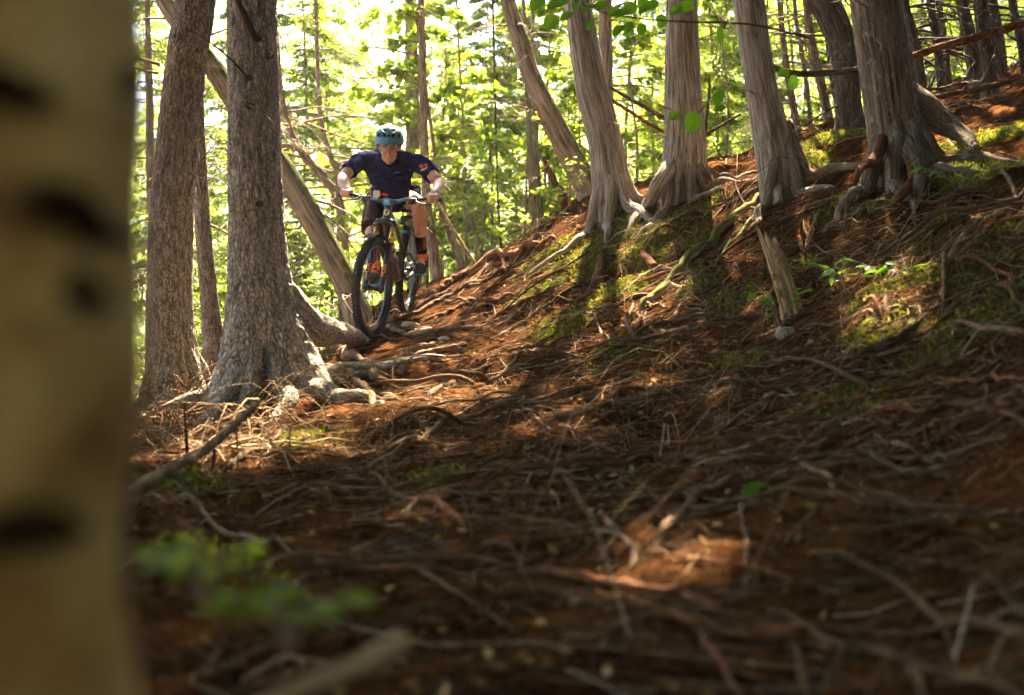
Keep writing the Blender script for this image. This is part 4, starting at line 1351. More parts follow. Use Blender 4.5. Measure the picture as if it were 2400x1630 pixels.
RT = [
 ('thick knobbly root dropping below the big scaly trunk', [(770, 812), (784, 829), (816, 838), (851, 859), (864, 872), (877, 894), (902, 907)], 24, 'root_grey'),
 ('second knobbly root under the thick one, bent downhill', [(790, 888), (804, 894), (829, 896), (855, 917), (872, 939), (902, 950)], 17, 'root_grey'),
 ('long pale root crossing the trail below the front wheel', [(860, 880), (881, 868), (937, 851), (988, 840), (1066, 825), (1090, 815)], 17, 'root_grey'),
 ('short pale root forking off above the long trail root', [(925, 852), (937, 846), (963, 829), (1006, 818), (1020, 812)], 15, 'root_grey'),
 ('pale root lying flat right beside the front tyre', [(908, 770), (924, 782), (971, 790), (1023, 786), (1040, 780)], 16, 'root_grey'),
 ('slim pale root ending near the small pale stones', [(1000, 788), (1036, 778), (1075, 775), (1090, 772)], 11, 'root_grey'),
 ('dark root emerging from bare soil in mid trail', [(1005, 935), (1014, 928), (1066, 894), (1135, 870), (1150, 862)], 13, 'root'),
 ('long dark root sweeping from the sun patch up the bank', [(850, 1120), (864, 1113), (924, 1074), (1006, 1027), (1100, 988), (1204, 958), (1300, 932), (1400, 912)], 17, 'root'),
 ('thin root running parallel above the long dark sweeping root', [(905, 1060), (1000, 1000), (1110, 955), (1220, 915), (1330, 870), (1420, 835)], 9, 'root'),
 ('broad dark root curving along the foot of the bank', [(1600, 935), (1631, 925), (1707, 906), (1868, 887), (1963, 868), (2057, 826), (2152, 769), (2200, 715)], 18, 'root_dark'),
 ('brown root joining the broad dark root at the bank foot', [(1290, 985), (1395, 968), (1527, 935), (1603, 920), (1640, 915)], 14, 'root'),
 ('long horizontal root below the broad dark one, pale on top', [(1830, 995), (1858, 987), (1963, 949), (2076, 920), (2199, 897), (2330, 893), (2420, 902)], 15, 'root_red'),
 ('lower horizontal root at the right edge, slightly curved', [(1990, 992), (2010, 987), (2104, 963), (2246, 949), (2317, 951), (2420, 962)], 13, 'root_red'),
 ('wavy dark root across the middle foreground', [(1240, 1082), (1267, 1090), (1366, 1108), (1474, 1104), (1610, 1086), (1745, 1090), (1953, 1081), (2152, 1126), (2230, 1140)], 20, 'root_dark'),
 ('slanting root climbing right from the wavy dark root', [(2110, 1110), (2180, 1050), (2250, 1000), (2350, 970)], 12, 'root_dark'),
 ('upper of two long twin roots in the near foreground', [(730, 1334), (932, 1348), (1113, 1366), (1276, 1357), (1429, 1388), (1583, 1406), (1691, 1461), (1836, 1501), (2016, 1506), (2250, 1495), (2420, 1490)], 24, 'root_red'),
 ('lower of two long twin roots in the near foreground', [(1200, 1390), (1230, 1397), (1366, 1411), (1501, 1434), (1637, 1479), (1745, 1506), (1850, 1512), (2000, 1530)], 22, 'root_red'),
 ('thin root feeding into the twin roots', [(905, 1275), (914, 1280), (1005, 1334), (1113, 1366), (1150, 1372)], 15, 'root_dark'),
 ('forked root dipping below the twin roots', [(1640, 1485), (1655, 1530), (1700, 1580), (1740, 1650)], 20, 'root_red'),
 ('thin dark root across the lower left foreground', [(345, 1165), (480, 1217), (571, 1271), (661, 1289), (779, 1361)], 16, 'root_grey'),
 ('root under the rear wheel slanting up the trail', [(905, 770), (917, 764), (967, 736), (1024, 700), (1060, 682)], 14, 'root'),
 ('thick reddish root along the ridge crest behind the bike', [(1005, 705), (1020, 693), (1060, 665), (1100, 647), (1180, 610), (1250, 585), (1300, 565)], 22, 'root_red'),
 ('second ridge root just below the thick crest root', [(960, 745), (1010, 722), (1060, 696), (1120, 668), (1180, 640), (1210, 628)], 15, 'root'),
 ('third ridge root, thinner, below the second', [(1040, 745), (1090, 712), (1150, 680), (1200, 660), (1240, 645)], 9, 'root_red'),
 ('straight reddish root streak on the sunny slope', [(1075, 745), (1150, 715), (1230, 680), (1300, 648), (1335, 632)], 9, 'root_red'),
 ('parallel sunlit root streak lower on the slope', [(1100, 770), (1180, 738), (1240, 705), (1300, 675)], 9, 'root_red'),
 ('red-brown root slanting down from the slim cedar', [(1778, 426), (1726, 454), (1679, 492), (1631, 525), (1584, 558), (1518, 573)], 11, 'root_red'),
 ('mossy fallen pole slanting down from the slim cedar', [(1790, 462), (1716, 523), (1631, 599), (1565, 674), (1503, 731)], 20, 'mossy'),
 ('thin mossy pole beside the thicker mossy fallen pole', [(1815, 470), (1760, 520), (1700, 590), (1640, 650)], 9, 'mossy'),
 ('pale hooked root curling on the mid bank', [(1490, 742), (1499, 750), (1527, 779), (1574, 788), (1627, 774), (1650, 762)], 11, 'root_grey'),
 ('pale bent stick on the mossy slope below the mounds', [(1290, 748), (1340, 744), (1395, 745), (1437, 802)], 8, 'root_grey'),
 ('sunlit pale root arcing beside the bright moss at the far right', [(1873, 779), (1963, 760), (2052, 741), (2105, 727), (2152, 727), (2161, 750)], 10, 'root_grey'),
 ('slender branch zigzagging down the right bank', [(2247, 480), (2218, 528), (2176, 566), (2100, 618), (2067, 684)], 10, 'root_grey'),
 ('long low root from the broad dark root toward the right edge', [(2040, 850), (2130, 800), (2230, 740), (2330, 700), (2420, 640)], 12, 'root_dark'),
 ('root bundle strand left of the mossy mounds', [(1150, 800), (1210, 770), (1260, 735), (1310, 700), (1370, 670)], 8, 'root'),
 ('curved brown root low on the mid slope', [(1170, 890), (1200, 860), (1225, 830), (1262, 812)], 9, 'root_grey'),
 ('twin of the curved brown root, just right of it', [(1205, 850), (1230, 822), (1250, 805)], 7, 'root_grey'),
 ('grey root along the shaded foot of the bank', [(1430, 930), (1520, 918), (1600, 925), (1660, 935)], 12, 'root_dark'),
 ('dark root at right edge running level above the horizontal pair', [(2150, 870), (2250, 850), (2350, 845), (2420, 850)], 12, 'root_dark'),
]
for i, (lb, px, w, mt) in enumerate(RT):
    root(lb, px, w, mt, seed=i, lift=1.5 if px[len(px) // 2][1] > 1050 else .9)

ST_ = [
 ('straight reddish stick angled down in the left-centre foreground', [(869, 1117), (968, 1181), (1095, 1248)], 15, 'root_red', 'stick'),
 ('pale upright stick standing in the centre-right foreground', [(1752, 1100), (1745, 1130), (1736, 1217), (1750, 1271), (1745, 1380)], 11, 'root_grey', 'stick'),
 ('forked sunlit stick at the bright leaf patch, right prong', [(1407, 1208), (1447, 1253), (1492, 1298), (1483, 1343)], 15, 'root_grey', 'stick'),
 ('forked sunlit stick at the bright leaf patch, left prong', [(1447, 1253), (1425, 1290), (1402, 1325)], 12, 'root_grey', 'stick'),
 ('dark crooked branch above the sun-lit brush', [(524, 1109), (567, 1079), (623, 1057), (650, 1035), (674, 1010)], 17, 'root_dark', 'branch'),
 ('pale peeling log piece leaning on the right bank', [(2299, 528), (2260, 570), (2209, 622)], 22, 'root_grey', 'log'),
 ('long slanting stick across the mid foreground shade', [(1600, 1078), (1680, 1020), (1760, 960), (1850, 915)], 9, 'root_grey', 'stick'),
 ('short pale stick on the shaded right ground', [(2050, 1025), (2110, 1050), (2180, 1082)], 10, 'root_grey', 'stick'),
 ('thin bent vine root hanging over the middle shade', [(1230, 930), (1225, 960), (1265, 995), (1330, 1005), (1400, 1045)], 9, 'root_grey', 'root'),
]
for i, (lb, px, w, mt, cat) in enumerate(ST_):
    root(lb, px, w, mt, name={'stick': 'dead_stick', 'branch': 'fallen_branch', 'log': 'log_piece', 'root': 'tree_root'}[cat], cat=cat, lift=1.1, seed=100 + i, taper=(.8, 1, .95, .8), dig=False)
AR = [
 ('thin root looping over the near right foreground', [(1745, 1587), (1827, 1533), (1872, 1452), (1881, 1352), (1872, 1244), (1926, 1181), (1980, 1126)], 14, 'root_grey'),
 ('arched vine looping up beside the rotten post', [(1890, 590), (1878, 540), (1887, 490), (1929, 471), (1972, 462), (1984, 495), (1963, 589), (1944, 646)], 7, 'root_grey'),
 ('thin vine falling right of the arched vine', [(1880, 490), (1887, 542), (1929, 589), (2005, 627)], 6, 'root_grey'),
 ('wiry dead branch hanging on the far right bank', [(2220, 330), (2255, 370), (2290, 400), (2340, 395), (2370, 430), (2385, 480)], 9, 'root_grey'),
 ('long thin stick leaning against the big scaly trunk', [(452, 1016), (541, 958), (601, 911), (666, 855)], 9, 'root_grey'),
]
for i, (lb, px, w, mt) in enumerate(AR):
    root(lb, px, w, mt, arch=True, seed=200 + i, taper=(.8, 1, 1, .9, .5), name='looping_root' if 'loop' in lb or 'vine' in lb else 'dead_stick', cat='root' if 'loop' in lb or 'vine' in lb else 'stick')

# blurred things near the viewer
def free_stick(label, pts, rad, mat, name='dead_stick', cat='stick', n=12, bump=.15):
    pts = np.array(pts)
    V, f, b = tube(pts, rad, n, len(pts) * 8, bump, 1.6, 5)
    return tag(MB().add(V, f, b).build(name, M[mat], origin=pts[0]), label, cat)
free_stick('thick broken branch leaning across the left foreground', [P(290, 1165, 1.9), P(400, 1100, 2.3), P(500, 1040, 2.9), P(600, 950, 3.6)], [.009, .012, .014, .011], 'root_grey', 'fallen_branch', 'branch')
free_stick('pale blurred broken stick closest to the viewer', [P(520, 1710, .86), P(690, 1625, .90), P(842, 1560, .94), P(945, 1505, .98)], [.008, .009, .010, .011], 'pale_wood')
free_stick('thin twig standing upright behind the leaning broken branch', [G(440, 1090), P(436, 1020, 4.2), P(432, 950, 4.15)], [.007, .006, .003], 'root_dark')
free_stick('short upright twig beside the sunlit brush', [G(500, 1100), P(502, 1060, 4.2), P(498, 1030, 4.2)], [.007, .006, .003], 'root_dark')
free_stick('small sunlit stub standing on the trail', [G(1060, 905), P(1070, 880, 6.4), P(1076, 850, 6.4)], [.011, .012, .006], 'root_red')
free_stick('pale splinter leaning beside the arched vine', [P(1890, 582, 6.3), P(1902, 540, 6.35), P(1916, 497, 6.4)], [.012, .014, .003], 'pale_wood')
free_stick('pink-barked root stub poking out above the hooked root', [P(1500, 594, 7.85), P(1515, 605, 7.75), P(1535, 628, 7.6)], [.028, .032, .03], 'root_red', 'root_stub', 'root')
free_stick('mossy root stub with a cut pink end on the slope', [P(1412, 600, 8.1), P(1404, 628, 7.85), P(1392, 672, 7.5)], [.022, .028, .03], 'root', 'root_stub', 'root')
free_stick('snapped dead twig fan on the upper right slope, long stem', [P(2400, 185, 6.6), P(2350, 215, 6.6), P(2300, 235, 6.7), P(2210, 240, 6.8)], [.008, .006, .005, .003], 'root_grey')
free_stick('dead twig crossing the long twig fan stem', [P(2330, 130, 6.9), P(2300, 190, 6.8), P(2270, 215, 6.8), P(2290, 245, 6.7)], [.006, .006, .005, .004], 'root_grey')

# middling roots and sticks, told apart only by where they lie
g = np.random.default_rng(500)
mats_ = ['root', 'root_red', 'root_dark', 'root_dark', 'root_grey', 'root']
def slope_dir(q):
    e = .15
    gx_ = (H(q[0] + e, q[1])[0] - H(q[0] - e, q[1])[0]) / (2 * e)
    gy_ = (H(q[0], q[1] + e)[0] - H(q[0], q[1] - e)[0]) / (2 * e)
    d = np.array([-gx_, -gy_])
    return d / (np.linalg.norm(d) + 1e-6)
REG = [(1000, 1650, 620, 900, 50, 'slim bare root in the tangle on the sunlit slope', 'roots tangled on the sunlit slope', 'slope_root', 'root', .010),
       (1400, 2400, 480, 850, 52, 'slim bare root or vine on the steep shaded bank', 'roots on the steep shaded bank', 'bank_root', 'root', .009),
       (900, 2400, 880, 1250, 42, 'thin root lying in the shaded middle ground', 'roots in the shaded middle ground', 'ground_root', 'root', .008),
       (350, 2300, 1200, 1620, 24, 'thin blurred root close to the viewer', 'blurred roots close to the viewer', 'foreground_root', 'root', .006),
       (650, 1250, 740, 960, 24, 'short dead stick lying on the trail soil', 'dead sticks on the trail', 'dead_stick', 'stick', .007)]
for x0, x1, y0, y1, cnt, lb, gr, nm, cat, rb_ in REG:
    for k in range(cnt):
        px_, py_ = g.uniform(x0, x1), g.uniform(y0, y1)
        q = G(px_, py_)
        if q[1] > 12: continue
        d = slope_dir(q)
        side = np.array([-d[1], d[0]])
        if side[0] > 0: side = -side
        u_ = nrm(np.append(.55 * d * g.uniform(-.6, 1.4) + side * g.uniform(.5, 1.3), 0) + np.append(g.normal(0, .35, 2), 0))[:2]
        L = g.uniform(.25, 1.0) * (1.0 if cat == 'root' else .5)
        npt = 7
        pts = [q[:2] - u_ * L / 2]
        for j in range(npt - 1):
            u_ = nrm(np.append(u_ + g.normal(0, .13, 2), 0))[:2]
            pts.append(pts[-1] + u_ * L / (npt - 1))
        pts = np.array(pts)
        r0_ = rb_ * (.35 + 1.3 * g.uniform() ** 2)
        z = H(pts[:, 0], pts[:, 1]) + r0_ * .25 + np.abs(g.normal(0, r0_ * .9, npt))
        if g.uniform() < .3: z += np.sin(np.linspace(0, np.pi, npt)) * g.uniform(.02, .07)
        if cat == 'root': z[0] -= r0_ * 2; z[-1] -= r0_ * 2
        V, f, b = tube(np.column_stack([pts, z]), np.array([.7, 1, 1, .95, .85, .7, .4]) * r0_, 7, 22, .12, 2, k)
        mk_ = mats_[g.integers(0, 6)]
        word = {'root': 'brown', 'root_red': 'reddish', 'root_dark': 'dark', 'root_grey': 'greyish'}[mk_]
        kind_ = ('long ' if L > .65 else 'short ' if L < .4 else '') + ('thin ' if r0_ < rb_ * .8 else 'thicker ') + word + (' root' if cat == 'root' else ' stick')
        tag(MB().add(V, f, b).build(nm, M[mk_], origin=(pts[3][0], pts[3][1], z[3])), where_label((pts[3][0], pts[3][1], z[3]), kind_), cat, gr)


def strands(q, L, rad, g_, lift=.004, curl=.5, flow=None, npt=4, archp=.2):
    """many thin bent twigs at once -> vertices, quads"""
    n_ = len(q)
    a = g_.uniform(0, 2 * np.pi, n_) if flow is None else flow + g_.normal(0, .6, n_)
    pts = np.zeros((n_, npt, 3))
    pts[:, 0, :2] = q[:, :2]
    da = g_.normal(0, curl, n_)
    for j in range(1, npt):
        a = a + da * .5 + g_.normal(0, curl * .5, n_)
        pts[:, j, :2] = pts[:, j - 1, :2] + np.stack([np.cos(a), np.sin(a)], -1) * (L / (npt - 1))[:, None]
    z = H(pts[..., 0].ravel(), pts[..., 1].ravel()).reshape(n_, npt) + lift + np.abs(g_.normal(0, .006, (n_, npt)))
    ar = (g_.uniform(0, 1, n_) < archp) * g_.uniform(.1, .45, n_) * L
    z += ar[:, None] * np.sin(np.linspace(0, np.pi, npt))[None]
    pts[..., 2] = z
    t = nrm(np.gradient(pts, axis=1))
    up = np.array([0, 0, 1.])
    s_ = nrm(np.cross(t, up) + 1e-6)
    u2 = np.cross(s_, t)
    rr_ = rad[:, None] * np.linspace(1, .45, npt)[None]
    rings = []
    for k in range(4):
        an = 2 * np.pi * k / 4
        rings.append(pts + rr_[..., None] * (math.cos(an) * s_ + math.sin(an) * u2))
    V = np.stack(rings, 2).reshape(-1, 3)
    i = np.arange(n_)[:, None, None]; j = np.arange(npt - 1)[None, :, None]; k = np.arange(4)[None, None]
    b0 = i * npt * 4 + j * 4
    Q = np.stack([b0 + k, b0 + (k + 1) % 4, b0 + 4 + (k + 1) % 4, b0 + 4 + k], -1).reshape(-1, 4)
    return V, Q


g = np.random.default_rng(600)
M['twigs'] = mat_litter('twig_litter', [(0, (.028, .015, .008)), (.35, (.085, .048, .026)), (.65, (.18, .112, .064)), (.88, (.32, .22, .13)), (1, (.50, .38, .25))])
M['leaf_litter'] = mat_litter('leaf_litter', [(0, (.035, .014, .005)), (.4, (.11, .046, .015)), (.7, (.22, .105, .035)), (.9, (.33, .19, .07)), (1, (.48, .34, .16))], .8, .15)
M['chips'] = mat_litter('needle_litter', [(0, (.025, .010, .004)), (.5, (.105, .042, .014)), (.85, (.22, .095, .030)), (1, (.35, .19, .07))])
M['moss'] = mat_leaf('moss_leaf', [(0, (.04, .052, .006)), (.45, (.10, .11, .012)), (.8, (.18, .17, .018)), (1, (.27, .24, .03))], .35, (1.3, 1.2, .5))


def ground_points(n_, g_, far=.35):
    """half spread evenly over what is seen, half evenly over the slope itself"""
    k = int(n_ * (1 - far))
    a = Gv(g_.uniform(300, 2480, k), g_.uniform(455, 1640, k))
    a = a[(a[:, 1] < 12.5)]
    m_ = n_ - k
    x, y = g_.uniform(-3.5, 5.5, m_), g_.uniform(1, 12, m_)
    b_ = np.stack([x, y, H(x, y)], -1)
    q = np.vstack([a, b_])
    # open trail tread carries less litter
    tr_ = np.exp(-((q[:, 0] + .80 - .02 * (q[:, 1] - 8)) / .38) ** 2) * (q[:, 1] > 5.5)
    tr_ = np.maximum(tr_ * .7, np.clip((4.4 - q[:, 1]) / 2.2, 0, .86))
    return q[g_.uniform(0, 1, len(q)) > tr_]


q = ground_points(15000, g)
L = .04 + .30 * g.uniform(0, 1, len(q)) ** 2 * (.6 + .07 * q[:, 1])
V, Q = strands(q, L, (.0008 + .0026 * g.uniform(0, 1, len(q)) ** 2.2) * (.50 + .115 * q[:, 1]), g, .004, .30)
tag(MB().add(V, Q).build('twig_litter', M['twigs']), 'fine dead twigs scattered all over the slope', 'twigs', kind='stuff')
# matted fine rootlets, following the slope
q = ground_points(9000, g, .3)
fl = np.arctan2(np.full(len(q), .45), np.full(len(q), 1.0)) + g.normal(0, .3, len(q))
V, Q = strands(q, g.uniform(.2, .8, len(q)), (.0006 + .0020 * g.uniform(0, 1, len(q)) ** 2) * (.5 + .09 * q[:, 1]), g, .003, .22, fl, 5, .1)
tag(MB().add(V, Q).build('rootlet_mat', M['twigs']), 'mat of hair-fine rootlets on the soil', 'rootlets', kind='stuff')
q = ground_points(15000, g)
n_ = len(q)
a = g.uniform(0, 6.28, n_)
D = nrm(np.stack([np.cos(a), np.sin(a), g.normal(0, .35, n_)], -1))
NN = nrm(np.stack([g.normal(0, .5, n_), g.normal(0, .5, n_), np.ones(n_)], -1))
V, T = leaves(q + [0, 0, .008], D, NN, g.uniform(.018, .05, n_) * (.7 + .05 * q[:, 1]), _ov[::2], .3, .5)
tag(MB().add(V, T).build('leaf_litter', M['leaf_litter'], smooth=False), 'small dry curled leaves littering the ground', 'leaves', kind='stuff')
q = ground_points(50000, g)
n_ = len(q)
a = g.uniform(0, 6.28, n_)
D = nrm(np.stack([np.cos(a), np.sin(a), g.normal(0, .25, n_)], -1))
NN = nrm(np.stack([g.normal(0, .7, n_), g.normal(0, .7, n_), np.ones(n_)], -1))
V, Q = rhombs(q + [0, 0, .005], D, NN, g.uniform(.015, .05, n_) * (.6 + .06 * q[:, 1]), g.uniform(.003, .008, n_) * (.6 + .08 * q[:, 1]))
tag(MB().add(V, Q).build('needle_litter', M['chips'], smooth=False), 'brown needle and bark crumbs covering the soil', 'needles', kind='stuff')
# moss
n_ = 260000
x, y = g.uniform(-2.5, 5, n_), g.uniform(1.2, 10.5, n_)
mk = moss_at(x, y)
k = g.uniform(0, 1, n_) < np.clip(mk * 1.1 - .25, 0, 1)
x, y = x[k], y[k]
z = H(x, y)
D = nrm(np.stack([g.normal(0, .7, len(x)), g.normal(0, .7, len(x)) - .2, np.ones(len(x)) * .9], -1))
NN = nrm(g.normal(0, 1, (len(x), 3)))
V, Q = rhombs(np.stack([x, y, z - .004], -1), D, NN, g.uniform(.015, .042, len(x)), g.uniform(.006, .013, len(x)))
tag(MB().add(V, Q).build('ground_moss', M['moss'], smooth=False), 'tufted yellow-green moss cushions on the bank', 'moss', kind='stuff')

# brush pile beside the big trunk
g = np.random.default_rng(610)
q = Gv(g.uniform(330, 640, 340), g.uniform(935, 1075, 340))
V, Q = strands(q, g.uniform(.15, .6, len(q)), .0015 + .005 * g.uniform(0, 1, len(q)) ** 2, g, .01, .25, None, 6, .4)
V = V + np.array([0, 0, .01])
M['brush'] = mat_litter('dry_brush', [(0, (.09, .05, .028)), (.5, (.21, .13, .07)), (1, (.38, .26, .15))])
tag(MB().add(V, Q).build('brush_pile', M['brush']), 'tangle of dry pale twigs beside the big scaly trunk', 'brush', kind='stuff')

# stones
M['stone'] = mat_simple('stone', (.28, .235, .175), .85, .2, 0, .3, 14, .006)
for i, (lb, px_, py_, w, h_) in enumerate([('largest pale oval stone beside the front tyre', 960, 768, 44, 20), ('small pale stone right of the flat trail root', 1042, 798, 26, 12), ('tiny pale stone near the top of the sun streak', 1200, 727, 16, 12),
                                           ('pale angular stone at the foot of the rotten post', 1842, 793, 54, 40), ('small stone embedded in the trail edge', 1000, 776, 24, 10), ('pale bark-like chip standing on the trail below the roots', 772, 905, 14, 20)]):
    q = G(px_, py_)
    s_ = q[1] / F / 2
    V, f = ellipsoid(q + [0, 0, h_ * s_ * .4], (w * s_, w * s_ * .7, h_ * s_), 18, 12)
    V = q + (V - q) * (1 + .22 * fbm((V - q) / (w * s_) * 1.3 + i * 5, 3, i))[:, None]
    tag(MB().add(V, f).build('stone', M['stone'], origin=q), lb, 'stone')

# green plants on the bank
def plant(name, label, base, stems, leaf, n_, seed, mat='green_leaf', shape=_ml, cat='plant', hgt=.15, spread=.15):
    g_ = np.random.default_rng(seed)
    t_ = thing(name, label, cat, base)
    mbs_, B_, D_ = MB(), [], []
    for k in range(stems):
        a = g_.uniform(0, 6.28)
        tip = base + np.array([math.cos(a) * spread, math.sin(a) * spread * .7, hgt * g_.uniform(.5, 1.1)])
        pp = np.array([base - [0, 0, .02], base * .6 + tip * .4 + [0, 0, hgt * .25], tip])
        V_, f_, b_ = tube(pp, [.003, .0025, .0012], 5, 9)
        MB().add(V_, f_, b_).build('stem', M['bare_twig'], t_)
        c_ = catmull(pp, 20)
        for j in range(n_ // stems):
            B_.append(c_[g_.integers(7, 20)])
            aa = a + g_.normal(0, 1.0)
            D_.append((math.cos(aa), math.sin(aa), g_.normal(.0, .3)))
    B_, D_ = np.array(B_), nrm(np.array(D_))
    NN_ = nrm(np.array([0, -.25, 1.]) + g_.normal(0, .3, B_.shape))
    for j in range(len(B_)):
        V_, T_ = leaves(B_[j:j + 1], D_[j:j + 1], NN_[j:j + 1], leaf * g_.uniform(.6, 1.15), shape)
        MB().add(V_, T_).build('leaf', M[mat], t_, smooth=False)
    return t_
plant('maple_seedling', 'bright green seedling at the foot of the rotten post', G(1830, 770), 5, .055, 20, 1, hgt=.20, spread=.14)
plant('fern_sprig', 'feathery dark green sprig right of the rotten post', G(1985, 690), 6, .075, 36, 2, shape=_ov * [.6, 1], hgt=.16, spread=.26)
plant('fern_sprig', 'feathery green sprig below the zigzag branch', G(2080, 668), 5, .06, 26, 3, shape=_ov * [.6, 1], hgt=.12, spread=.2)
plant('fern_sprig', 'dim fern sprig in the hollow under the thickest cedar', G(2250, 450), 5, .07, 22, 4, shape=_ov * [.6, 1], hgt=.14, spread=.2)
plant('maple_seedling', 'leafy sunlit seedling left of the palest bank cedar', G(1345, 480), 6, .075, 30, 5, mat='maple', hgt=.45, spread=.3)
plant('maple_seedling', 'taller sunlit seedling climbing beside the leaning cedar', G(1330, 470), 6, .075, 34, 6, mat='maple', hgt=.95, spread=.3)
plant('maple_seedling', 'low sunlit seedling at the ridge edge', G(1235, 560), 4, .075, 16, 7, mat='maple', hgt=.28, spread=.3)
plant('moss_plant', 'blurred green leafy tuft at the lower left, upper one', P(480, 1365, .95), 6, .022, 48, 8, shape=_ov * [1.3, 1], hgt=.03, spread=.05, mat='maple')
plant('moss_plant', 'blurred green leafy tuft at the lower left, lower one', P(680, 1470, .90), 6, .022, 54, 9, shape=_ov * [1.3, 1], hgt=.03, spread=.06, mat='maple')
plant('leafy_plant', 'dull green broad leaf lying in the mid shade', G(1710, 1185), 1, .10, 2, 10, shape=_ov * [1.4, 1], hgt=.03, spread=.03)

_tooth = []
for a_, b_ in zip(_ov, np.roll(_ov, -1, 0)):
    _tooth += [a_, a_ * .5 + b_ * .5 + np.array([.035 if a_[0] + b_[0] > 0 else -.035, .02]), a_ * .5 + b_ * .5 + np.array([-.01 if a_[0] + b_[0] > 0 else .01, .03])]
_tooth = np.array(_tooth)
# overhanging leafy branch at the top, leaves picked out one by one
t = thing('leafy_branch', 'overhanging branch with toothed green leaves in front of the pale cedars', 'branch', P(1700, 60, 5.4))
V, f, b = tube(np.array([P(1900, 90, 5.9), P(1760, 58, 5.6), P(1620, 52, 5.45), P(1500, 44, 5.35), P(1400, 25, 5.3), P(1290, -30, 5.3)]), [.006, .005, .004, .004, .003, .002], 6, 40)
MB().add(V, f, b).build('stem', M['root_red'], t)
V, f, b = tube(np.array([P(1700, 55, 5.55), P(1690, 90, 5.2), P(1680, 190, 4.9), P(1640, 262, 4.7), P(1600, 268, 4.7)]), [.003, .003, .002, .002, .0015], 5, 24)
MB().add(V, f, b).build('stem', M['root_red'], t)
g = np.random.default_rng(620)
for (px_, py_, ln, an, Y_) in [(1332, 2, 58, 200, 5.3), (1305, 34, 48, 235, 5.3), (1343, 28, 40, 215, 5.3), (1391, 44, 36, 245, 5.35), (1400, 12, 44, 200, 5.3), (1458, 58, 40, 235, 5.3), (1482, 52, 36, 235, 5.3), (1506, 55, 34, 260, 5.35), (1490, 8, 42, 225, 5.3),
                               (1518, -4, 38, 230, 5.35), (1524, 16, 38, 215, 5.35), (1556, 34, 38, 250, 5.4), (1600, 16, 40, 210, 5.4), (1624, 2, 40, 225, 5.4), (1470, 22, 38, 215, 5.3), (1452, 24, 34, 205, 5.3), (1540, 0, 36, 230, 5.4), (1420, 4, 36, 220, 5.3),
                               (1690, 62, 46, 262, 4.6), (1632, 262, 58, 248, 4.4), (1690, 212, 42, 250, 4.6), (1592, 262, 34, 220, 4.7), (1700, 250, 30, 200, 4.8), (1868, 178, 44, 240, 5.6), (1850, 168, 34, 200, 5.7), (1275, -8, 50, 230, 5.3), (1360, -10, 44, 250, 5.3)]:
    p = P(px_, py_, Y_)
    d = np.array([math.cos(R(an)), -.35, math.sin(R(an))])
    V, T = leaves(p[None], nrm(d)[None], nrm(np.array([[g.normal(0, .4), -.55, .75]])), ln / F * Y_, _tooth * [1.35, 1], .15, .25)
    MB().add(V, T).build('leaf', M['green_leaf'], t, smooth=False)
# ------------------------------------------------------------------ the mountain bike
M['tyre'] = mat_simple('tyre_rubber', (.030, .026, .022), .85, .25, 0, .35, 90, .002)
M['black'] = mat_simple('black_paint', (.012, .012, .013), .38, .5, 0, .2, 30)
M['carbon'] = mat_simple('dark_frame_paint', (.018, .018, .02), .33, .5, 0, .25, 20)
M['rim'] = mat_simple('dark_rim', (.05, .055, .06), .3, .5, .6, .2, 40)
M['steel'] = mat_simple('steel', (.45, .45, .46), .32, .5, 1.0, .1, 60)
M['dull_steel'] = mat_simple('dull_metal', (.20, .21, .22), .4, .5, .8, .1, 60)
M['gold'] = mat_simple('gold_stanchion', (.62, .36, .09), .28, .5, .85, .08, 60)
M['orange'] = mat_simple('orange_decal', (.85, .20, .02), .5, .4, 0, .06, 60)
M['blue'] = mat_simple('blue_anodised', (.03, .30, .62), .35, .5, .3, .1, 60)
M['white'] = mat_simple('white_decal', (.75, .75, .72), .5, .4, 0, .05, 60)
M['yellow'] = mat_simple('yellow_badge', (.62, .60, .12), .5, .4, 0, .08, 60)
M['rubber'] = mat_simple('grip_rubber', (.02, .02, .021), .8, .25, 0, .2, 120, .001)
M['saddle'] = mat_simple('saddle_cover', (.02, .02, .022), .55, .4, 0, .2, 40)
M['beige'] = mat_simple('beige_plastic', (.55, .50, .38), .5, .4, 0, .06, 40)

c0 = G(868, 795)
BIKE_O = np.array([P(868, 794, 8.28)[0], 8.28, c0[2] * 0 + P(868, 794, 8.28)[2]])
BM = Matrix.Translation(BIKE_O) @ Matrix.Rotation(R(-6.0), 4, 'Z') @ Matrix.Rotation(R(6.3), 4, 'Y') @ Matrix.Rotation(R(10.5), 4, 'X')
bike = thing('mountain_bike', 'black mountain bike with gold fork tubes and blue bar decals, under the rider', 'bicycle', BIKE_O)
bike.matrix_world = BM
WR = .372
HUBF = np.array([0, 0, WR])
HUBR = np.array([0, 1.20, WR])
U = np.array([0, math.cos(R(66)), math.sin(R(66))])
A0 = HUBF + np.array([0, .040, -.018])
STEER = R(-7)
_RS = np.array(Matrix.Rotation(STEER, 3, Vector(U)))


def S(v):
    """turn the front end about the steering axis"""
    return (np.asarray(v, float) - A0) @ _RS.T + A0


def W3(v):
    return np.array(BM @ Vector(v))


def bpart(name, mat, shapes, parent=None, steer=False, smooth=True):
    mb_ = MB()
    for sh in shapes:
        V, f = sh[0], sh[1]
        b = sh[2] if len(sh) > 2 else V
        mb_.add(S(V) if steer else V, f, b)
    return mb_.build(name, mat, parent or bike, smooth, local=True)


